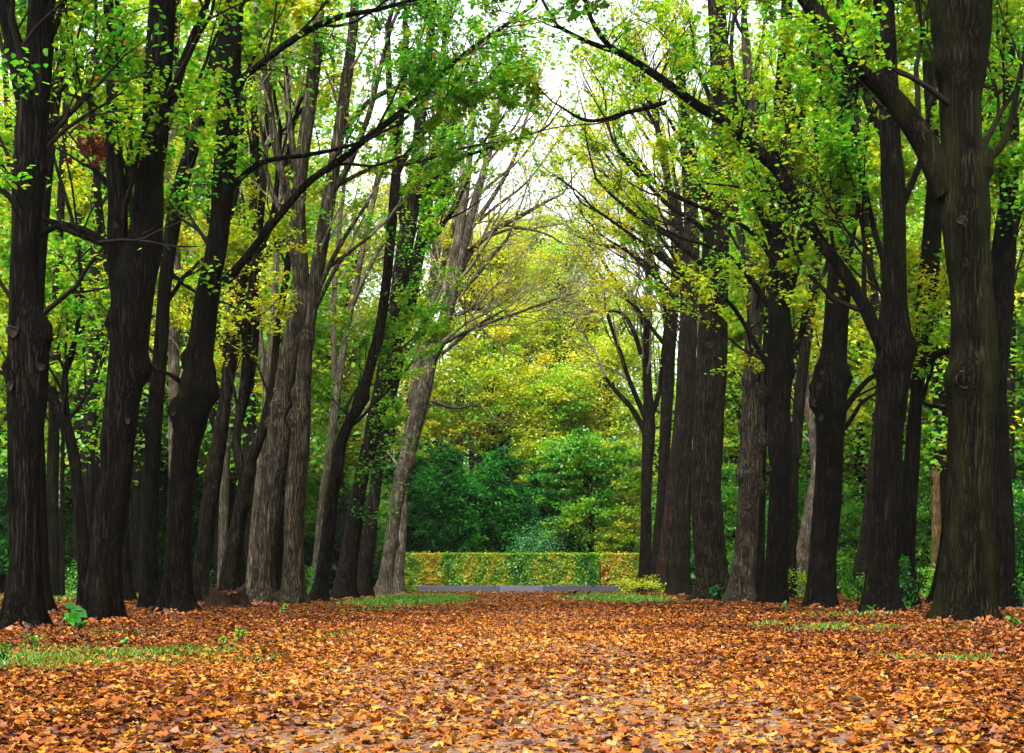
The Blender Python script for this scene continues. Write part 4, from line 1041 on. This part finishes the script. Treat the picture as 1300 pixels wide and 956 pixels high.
hxs = lambda ps: [(p - CX) * 57.3 / FPX for p in ps]
hedge(511, 760.8, 57.3, 703.5, 1.1, 'long clipped beech hedge in green, yellow and rust behind the stone kerb', 201,
      (hxs([511, 522, 530, 540, 556, 562, 580, 612, 622, 630, 650, 672, 690, 700, 710, 722, 735, 745, 761]), [.50, .50, .70, .74, .66, .48, .54, .60, .76, .55, .47, .46, .53, .72, .60, .56, .48, .42, .40]))
hedge(764.2, 812, 57.3, 703.5, 1.1, 'short clipped hedge piece with rusty orange end right of the long hedge', 202,
      (hxs([764, 772, 785, 792, 800, 812]), [.66, .70, .74, .88, .62, .5]))


# ------------------------------------------------------------------ background trees
def bgtree(label, px, Y, tw_px, clouds, n, size, tone, seed, mat=None, leafmat=None, group='woodland trees behind the avenue', tonesd=.06, flat=.48, nclump=None, tmpl=L4, F=F4, tilt=.62, droopy=0.0, name='tree', cat='tree', csz=(.13, .26)):
    rg = np.random.default_rng(seed)
    n = int(n * 1.6)
    c = at(px, HY, Y); c[2] = 0
    root = empty(name, c, label, cat, group)
    E = []
    for (x, y, rx, ry, *dz) in clouds:
        E.append((at(x, y, Y + (dz[0] if dz else 0)), rx * Y / FPX, ry * Y / FPX))
    vol = np.array([e[1] * e[1] * e[2] for e in E]); vol = vol / vol.sum()
    nc = nclump or max(24, int(n / 90))
    ei = rg.choice(len(E), size=nc, p=vol)
    u = unit(rg.normal(size=(nc, 3))) * (rg.uniform(.1, 1.0, (nc, 1)) ** .55)
    C0 = np.array([e[0] for e in E])[ei]; RX = np.array([e[1] for e in E])[ei]; RZ = np.array([e[2] for e in E])[ei]
    cen = C0 + u * np.stack([RX, RX * .9, RZ], -1)
    cen[:, 2] = np.maximum(cen[:, 2], .35)
    sd = rg.uniform(*csz, nc) * np.minimum(RX, RZ).clip(.8, 5)
    tq = Quads()
    ztop = cen[:, 2].max()
    trunk_top = C0.mean(0) * .35 + c * .65; trunk_top[2] = ztop * .8
    r0 = tw_px * .5 * Y / FPX
    mid = (c + trunk_top) / 2 + rg.normal(0, .25, 3) * [1, 1, 0]
    P, R = resample([c - [0, 0, .2], c + (mid - c) * .1, mid, trunk_top], [r0 * 1.35, r0, r0 * .8, r0 * .25], .5)
    tube(tq, P, R, 14, make_rough(seed, 0, .3, .3, .015))
    tq.build('trunk', mat or M_BARK_BROWN, root, c)
    bq = Quads()
    for k in rg.permutation(nc)[:min(nc, 46)]:
        below = P[P[:, 2] < cen[k][2] - .1 * abs(cen[k][2])]
        if len(below) == 0: continue
        s = below[max(0, len(below) - 1 - int(rg.integers(0, 4)))]
        d = cen[k] - s
        A, B = resample([s, s + d * .5 + [0, 0, .14 * np.linalg.norm(d)], cen[k]], [r0 * .28, r0 * .16, .012], .7)
        tube(bq, A, B, 5)
    if bq.n: bq.build('branches', mat or M_BARK_BROWN, root, c)
    i = rg.integers(nc, size=n)
    off = rg.normal(size=(n, 3)) * (sd[i, None] * np.array([1, 1, flat]))
    off[:, 2] -= droopy * (off[:, 0] ** 2 + off[:, 1] ** 2) / np.maximum(sd[i], .1)
    Pn = cen[i] + off
    Pn[:, 2] = np.maximum(Pn[:, 2], .08)
    ct = rg.normal(0, tonesd, nc)
    tn = tone + (.06 if leafmat is None else .05) + ct[i] + rg.normal(0, .045, n) + .05 * fnoise(Pn, .5, seed)
    q = Quads()
    add_leaves(q, Pn, np.array([0, -.15, 1.0]) + rg.normal(0, tilt, (n, 3)), size * rg.uniform(.6, 1.3, n), np.clip(tn, .01, .97), rg, tmpl, F)
    q.build('crown', leafmat or M_LEAF, root, c, tone=True)
    return root


# behind the hedge, in the middle of the view
LN = L4 * np.array([1, .32, 1.6])                             # narrow drooping yew sprays
bgtree('yellow-leaved tree with grey trunk rising above the dark evergreens behind the hedge', 622, 73, 15,
       [(615, 505, 72, 62), (560, 540, 38, 34), (665, 520, 50, 60), (590, 440, 45, 45), (560, 480, 40, 50), (640, 430, 40, 40), (545, 560, 34, 30), (690, 560, 36, 34), (600, 560, 50, 24), (655, 470, 46, 40)], 25000, .17, .57, 301, M_BARK_GREY, tonesd=.08, csz=(.11, .2))
bgtree('tall yellow tree top left of the sky gap', 585, 84, 16, [(598, 350, 58, 75), (570, 300, 34, 50), (640, 330, 40, 60), (655, 400, 40, 50)], 17000, .20, .60, 302, csz=(.14, .25))
bgtree('tall yellow-green tree top right of the sky gap', 715, 88, 16, [(710, 350, 42, 62), (745, 310, 32, 50), (690, 420, 45, 45), (760, 380, 40, 50)], 17000, .20, .57, 303, csz=(.14, .25))
bgtree('far tall thin-leaved tree at the centre of the view', 662, 104, 14, [(665, 330, 50, 62), (690, 300, 30, 40), (640, 300, 28, 40)], 13000, .22, .55, 304, csz=(.12, .2))
bgtree('green and yellow tree behind the forked slim trunk right of centre', 770, 74, 14, [(765, 470, 52, 50), (800, 420, 40, 55), (735, 520, 46, 50), (790, 540, 44, 50)], 17000, .17, .57, 305)
bgtree('bright green maple low behind the right part of the hedge', 745, 62.5, 11, [(735, 580, 55, 34), (775, 600, 42, 46), (712, 620, 34, 26), (755, 650, 48, 40), (720, 670, 30, 26), (700, 590, 30, 24)], 19000, .15, .40, 306, tilt=.6, tonesd=.09, csz=(.10, .2))
bgtree('pale green bushy tree beside the slim forked trunk at the end of the hedge', 800, 62, 8, [(795, 640, 26, 44), (785, 680, 34, 30), (812, 610, 24, 36)], 9000, .13, .47, 307, tilt=.7)
bgtree('mid green tree between the yellow tree and the bright maple', 690, 72, 11, [(690, 560, 40, 40), (705, 500, 44, 40), (668, 600, 30, 30)], 12000, .16, .52, 308)
bgtree('greyish thin-leaved tree far behind the centre under the sky gap', 700, 96, 13, [(700, 415, 55, 36), (660, 420, 45, 34), (740, 430, 45, 34)], 16000, .2, .52, 309, tonesd=.09)
for k, (px, Y, cl, n, lab) in enumerate([
        (560, 63, [(560, 630, 44, 44), (540, 670, 36, 40), (585, 660, 36, 46), (560, 590, 30, 26)], 26000, 'large dark yew left of centre behind the hedge'),
        (628, 65, [(625, 625, 40, 40), (605, 665, 36, 40), (650, 660, 34, 44), (640, 590, 26, 24)], 26000, 'large dark yew right behind the middle of the hedge'),
        (690, 68, [(680, 650, 30, 40), (705, 675, 30, 34), (690, 620, 24, 30)], 13000, 'smaller dark green yew beside the bright maple'),
        (430, 66, [(425, 650, 34, 44), (405, 680, 30, 40), (450, 670, 30, 40)], 14000, 'dark yew between the joined grey trunks and the leaning stem'),
        (525, 64, [(520, 600, 22, 50), (515, 660, 20, 50)], 9000, 'narrow dark yew behind the left end of the hedge')]):
    bgtree(lab, px, Y, 10, cl, n, .26, .135, 320 + k, M_BARK_DARK, M_NEEDLE, 'dark evergreens behind the hedge', tonesd=.06, flat=.30, droopy=.30, tmpl=LN, tilt=.35, cat='evergreen', name='yew', csz=(.12, .22))
shrub(680, 736, 60.0, 38, 84, 8000, .10, .5, 'rounded bluish-green bush behind the middle of the hedge top', 340, tonesd=.12, dy=1.2, mat=M_PALE_LEAF)
shrub(610, 736, 60.5, 9, 60, 500, .09, .28, 'small green sapling poking up behind the hedge left of the bluish bush', 341, tonesd=.04, dy=.4)

# left side woodland, front to back
LS = [
    (40, 52, 14, [(40, 500, 70, 80), (0, 420, 70, 90), (80, 380, 60, 80), (30, 300, 70, 80)], 17000, .16, .50, 'green-yellow woodland tree behind the far left trunk', 351),
    (110, 58, 14, [(110, 560, 60, 60), (130, 470, 60, 70), (90, 400, 60, 60)], 16000, .16, .44, 'green woodland tree behind the crooked thin tree', 352),
    (235, 60, 14, [(235, 450, 50, 90), (205, 540, 40, 60), (260, 360, 50, 80)], 16000, .16, .56, 'yellow-green woodland tree behind the slim dark trunk', 353),
    (300, 62, 13, [(310, 520, 50, 60), (280, 600, 44, 50), (330, 450, 50, 70)], 16000, .16, .60, 'yellow woodland tree behind the trunk that forks low', 354),
    (440, 64, 13, [(430, 500, 50, 54), (455, 570, 36, 44), (410, 440, 46, 60), (470, 430, 40, 60)], 17000, .16, .54, 'green and yellow woodland tree between the grey pair and the leaning stem', 355),
    (440, 80, 14, [(440, 350, 60, 70), (480, 280, 50, 70), (400, 280, 50, 70)], 13000, .2, .55, 'tall yellow-green tree far behind the joined grey trunks', 356),
    (20, 78, 14, [(20, 230, 90, 90), (90, 160, 80, 80)], 13000, .2, .55, 'tall tree far behind the top left corner', 357),
    (180, 82, 14, [(180, 250, 80, 90), (120, 330, 60, 70)], 12000, .2, .58, 'tall yellow-green tree far behind the forked black trunk', 358),
    (320, 84, 14, [(320, 300, 60, 90), (360, 220, 50, 70)], 11000, .2, .56, 'tall yellow tree far behind the slender leaning trunk', 359),
]
for (px, Y, w, cl, n, s, tn, lab, sd) in LS:
    bgtree(lab, px, Y, w, cl, n, s, tn + .04, sd, M_BARK_GREY if sd % 2 else M_BARK_BROWN)
for k, (px, Y, cl, n, lab) in enumerate([
        (30, 50, [(10, 650, 50, 60), (40, 700, 40, 46)], 11000, 'dark evergreen bush behind the far left trunk'),
        (130, 54, [(130, 660, 46, 56), (100, 700, 34, 44)], 11000, 'dark evergreen bush behind the thick forked black trunk'),
        (220, 56, [(215, 680, 40, 60), (245, 640, 30, 46)], 11000, 'dark evergreen bush behind the lumpy leaning trunk'),
        (320, 60, [(315, 680, 40, 50), (280, 690, 34, 44)], 11000, 'dark evergreen bush behind the stump')]):
    bgtree(lab, px, Y, 8, cl, n, .24, .16, 370 + k, M_BARK_DARK, M_NEEDLE, 'dark evergreen bushes behind the left row', tonesd=.06, flat=.3, droopy=.2, tmpl=LN, tilt=.35, cat='evergreen', name='evergreen_bush')
bgtree('bright green hazel between the grey pair and the leaning stem', 410, 58, 6, [(410, 610, 22, 40), (400, 660, 20, 30)], 5000, .13, .42, 380)

RS = [
    (935, 58, 12, [(935, 480, 40, 60), (930, 570, 34, 60), (950, 400, 40, 60)], 14000, .16, .50, 'green-yellow woodland tree seen left of the rough grey trunk', 401),
    (1010, 62, 13, [(1020, 460, 50, 70), (1000, 540, 44, 60), (1030, 380, 50, 60)], 15000, .16, .56, 'yellow-green woodland tree behind the grey sinuous trunk', 402),
    (1090, 60, 13, [(1090, 520, 50, 60), (1080, 440, 50, 60), (1100, 600, 44, 50)], 15000, .16, .55, 'yellow-green woodland tree left of the stout dark trunk', 403),
    (1180, 54, 13, [(1180, 540, 46, 66), (1190, 470, 46, 60), (1170, 620, 40, 50)], 15000, .15, .43, 'green woodland tree behind the broken dead trunk', 404),
    (1285, 52, 13, [(1290, 560, 40, 70), (1300, 460, 50, 80), (1280, 640, 40, 60)], 13000, .15, .38, 'green woodland tree at the right frame edge', 405),
    (1185, 74, 14, [(1180, 400, 60, 60), (1160, 320, 70, 70), (1220, 300, 60, 80)], 14000, .2, .60, 'tall yellow tree behind the right-leaning dark trunk', 406),
    (1060, 80, 14, [(1060, 320, 70, 70), (1020, 260, 60, 80)], 12000, .2, .58, 'tall yellow-green tree far behind the knobbly trunk', 407),
    (930, 84, 13, [(920, 330, 50, 70), (960, 260, 50, 70)], 10000, .2, .58, 'tall tree far behind the broad dark trunk', 408),
    (1280, 82, 14, [(1280, 220, 80, 90), (1190, 190, 70, 90)], 12000, .2, .52, 'tall tree far behind the massive right trunk', 409),
]
for (px, Y, w, cl, n, s, tn, lab, sd) in RS:
    bgtree(lab, px, Y, w, cl, n, s, tn, sd, M_BARK_GREY if sd % 2 else M_BARK_BROWN)
for k, (px, Y, cl, n, tn, lab) in enumerate([
        (930, 54, [(930, 650, 30, 60), (945, 700, 30, 40)], 8000, .36, 'green bush behind the gap left of the rough grey trunk'),
        (1010, 56, [(1010, 660, 40, 60), (985, 690, 30, 40)], 9000, .34, 'dark green bush behind the pale leaning trunk'),
        (1085, 54, [(1085, 670, 36, 56), (1070, 710, 30, 36)], 9000, .38, 'green bush behind the knobbly dark trunk'),
        (1185, 50, [(1180, 680, 36, 56), (1165, 640, 34, 50), (1200, 640, 30, 50)], 9000, .33, 'deep green bush behind the dead snag'),
        (1290, 44, [(1290, 680, 30, 70), (1300, 720, 30, 40)], 7000, .30, 'deep green bush behind the far right edge')]):
    bgtree(lab, px, Y, 7, cl, n, .12, tn, 420 + k, M_BARK_DARK, None, 'bushes behind the right row', tonesd=.06, flat=.5, cat='bush', name='bush')

# the far wood that closes the view on all sides, one mass
rg = np.random.default_rng(900)
q = Quads(); tq = Quads()
cl = []
for _ in range(360):
    a = rg.uniform(-1.15, 1.15); d = rg.uniform(100, 135)
    x, y = math.sin(a) * d * 1.0, math.cos(a) * d
    if y < 30: continue
    gap = math.exp(-((x - 1.0) / 9.0) ** 2)
    h = rg.uniform(15, 26) * (1 - .12 * gap)
    cl.append((x, y, h, rg.uniform(2.6, 4.4)))
for _ in range(330):
    s = rg.choice([-1, 1]); y = rg.uniform(8, 100)
    x = s * (y * .43 + rg.uniform(9, 40)); cl.append((x, y, rg.uniform(12, 22), rg.uniform(2.2, 3.8)))
for _ in range(170):                                        # unseen wood behind the photographer, added dense and tall to shade the trunk fronts
    y = -rg.uniform(9, 55); x = rg.uniform(-45, 45)
    if abs(x) < 5.5: continue
    cl.append((x, y, rg.uniform(18, 27), rg.uniform(2.4, 3.8)))
for _ in range(420):                                        # low growth under the far trees
    a = rg.uniform(-.62, .62); d = rg.uniform(74, 104)
    x, y = math.sin(a) * d, math.cos(a) * d
    cl.append((x, y, rg.uniform(2.5, 7), rg.uniform(2.0, 3.4)))
for _ in range(150):                                        # tall trees standing outside the avenue on both sides
    s = rg.choice([-1, 1]); y = rg.uniform(46, 92)
    x = s * rg.uniform(.135 * y + 2, .52 * y); cl.append((x, y, rg.uniform(24, 34), rg.uniform(2.6, 4.2)))
for _ in range(80):                                         # the wood straight ahead
    y = rg.uniform(96, 118); x = rg.uniform(-17, 18); cl.append((x, y, rg.uniform(19, 25.5), rg.uniform(2.6, 4.0)))
for (x, y, h, r) in cl:
    P, R = resample([[x, y, -.2], [x + rg.normal(0, .3), y, h * .5], [x + rg.normal(0, .5), y, h * .9]], [.28, .2, .05], 3)
    tube(tq, P, R, 7)
    n, nc = (2600, 44) if h >= 24 and y < 95 and y > 40 else (760, 26) if h > 8 else (420, 14)
    zc = rg.uniform(.5, h, nc)
    rad = r * np.sqrt(np.clip(1 - ((zc - h * .55) / (h * .56)) ** 2, .12, 1))
    aa = rg.uniform(0, 2 * pi, nc); rr = rad * np.sqrt(rg.uniform(0, 1, nc))
    if n > 2000: zc = rg.uniform(5, h, nc)
    cen = np.stack([x + rr * np.cos(aa), y + rr * np.sin(aa), zc], -1)
    i = rg.integers(nc, size=n)
    Pn = cen[i] + rg.normal(size=(n, 3)) * [1.0, 1.0, .45]
    Pn[:, 2] = np.maximum(Pn[:, 2], .1)
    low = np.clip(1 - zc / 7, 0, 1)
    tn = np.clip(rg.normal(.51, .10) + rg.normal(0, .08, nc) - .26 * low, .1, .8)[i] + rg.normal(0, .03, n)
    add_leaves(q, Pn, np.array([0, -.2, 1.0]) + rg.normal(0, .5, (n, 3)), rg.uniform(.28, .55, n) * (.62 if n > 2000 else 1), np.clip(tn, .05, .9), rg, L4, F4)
far = q.build('woodland', M_LEAF, tone=True)
tag(far, 'far yellow-green woodland closing the view behind the trees', None, None, 'stuff')
fq = tq.build('woodland_trunks', M_BARK_BROWN, far); tag(fq, None, None, None, 'stuff')

# thin autumn air between the trees
hb = Quads()
hx, hy0, hy1, hz0, hz1 = 240, -70, 320, -1.4, 42
hb.add([[-hx, hy0, hz0], [hx, hy0, hz0], [hx, hy1, hz0], [-hx, hy1, hz0], [-hx, hy0, hz1], [hx, hy0, hz1], [hx, hy1, hz1], [-hx, hy1, hz1]],
       [[0, 3, 2, 1], [4, 5, 6, 7], [0, 1, 5, 4], [1, 2, 6, 5], [2, 3, 7, 6], [3, 0, 4, 7]])
m, nt, N, L = new_mat('haze_air')
pv = N.new('ShaderNodeVolumePrincipled'); pv.inputs['Color'].default_value = (.95, .97, .92, 1); pv.inputs['Density'].default_value = .00015; pv.inputs['Anisotropy'].default_value = .2
o = N.new('ShaderNodeOutputMaterial'); L.new(pv.outputs[0], o.inputs['Volume'])
tag(hb.build('haze', m, smooth=False), 'thin pale autumn haze between the trees', None, None, 'stuff')
# ------------------------------------------------------------------ light and camera
SUN_EL, SUN_AZ = 52.0, 202.0        # azimuth measured from +Y clockwise: behind the camera, a little to its left
w = bpy.data.worlds.new('World'); scene.world = w; w.use_nodes = True
nt = w.node_tree; nt.nodes.clear()
sky = nt.nodes.new('ShaderNodeTexSky'); sky.sky_type = 'NISHITA'; sky.sun_disc = False
sky.sun_elevation = radians(SUN_EL); sky.sun_rotation = radians(SUN_AZ); sky.dust_density = 4.0; sky.air_density = 1.2
hs = nt.nodes.new('ShaderNodeHueSaturation'); hs.inputs['Saturation'].default_value = .22
bg = nt.nodes.new('ShaderNodeBackground'); bg.inputs['Strength'].default_value = .15
out = nt.nodes.new('ShaderNodeOutputWorld')
nt.links.new(sky.outputs[0], hs.inputs['Color']); nt.links.new(hs.outputs[0], bg.inputs['Color']); nt.links.new(bg.outputs[0], out.inputs['Surface'])
sd = bpy.data.lights.new('sun', 'SUN'); sd.energy = 1.5; sd.angle = radians(18); sd.color = (1, .96, .88)
so = bpy.data.objects.new('sun', sd); COL.objects.link(so)
from mathutils import Vector
az = radians(SUN_AZ); el = radians(SUN_EL)
dirv = Vector((math.sin(az) * math.cos(el), math.cos(az) * math.cos(el), math.sin(el)))
so.rotation_euler = dirv.to_track_quat('Z', 'Y').to_euler()

cam = bpy.data.cameras.new('camera'); co = bpy.data.objects.new('camera', cam); COL.objects.link(co)
co.location = (0, 0, EYE); co.rotation_euler = (radians(90), 0, 0)
cam.sensor_fit = 'HORIZONTAL'; cam.sensor_width = 36; cam.lens = 36 * FPX / 1300
cam.shift_y = (HY - 478) / 1300; cam.clip_start = .1; cam.clip_end = 600
scene.camera = co
scene.view_settings.view_transform = 'Standard'; scene.view_settings.look = 'None'
scene.view_settings.exposure = 2.15; scene.view_settings.gamma = 1
c = scene.cycles
c.max_bounces = 8; c.diffuse_bounces = 4; c.glossy_bounces = 2; c.transmission_bounces = 6; c.transparent_max_bounces = 4
c.use_denoising = True
try: c.denoiser = 'OPENIMAGEDENOISE'
except Exception: pass
c.use_adaptive_sampling = False
c.caustics_reflective = False; c.caustics_refractive = False
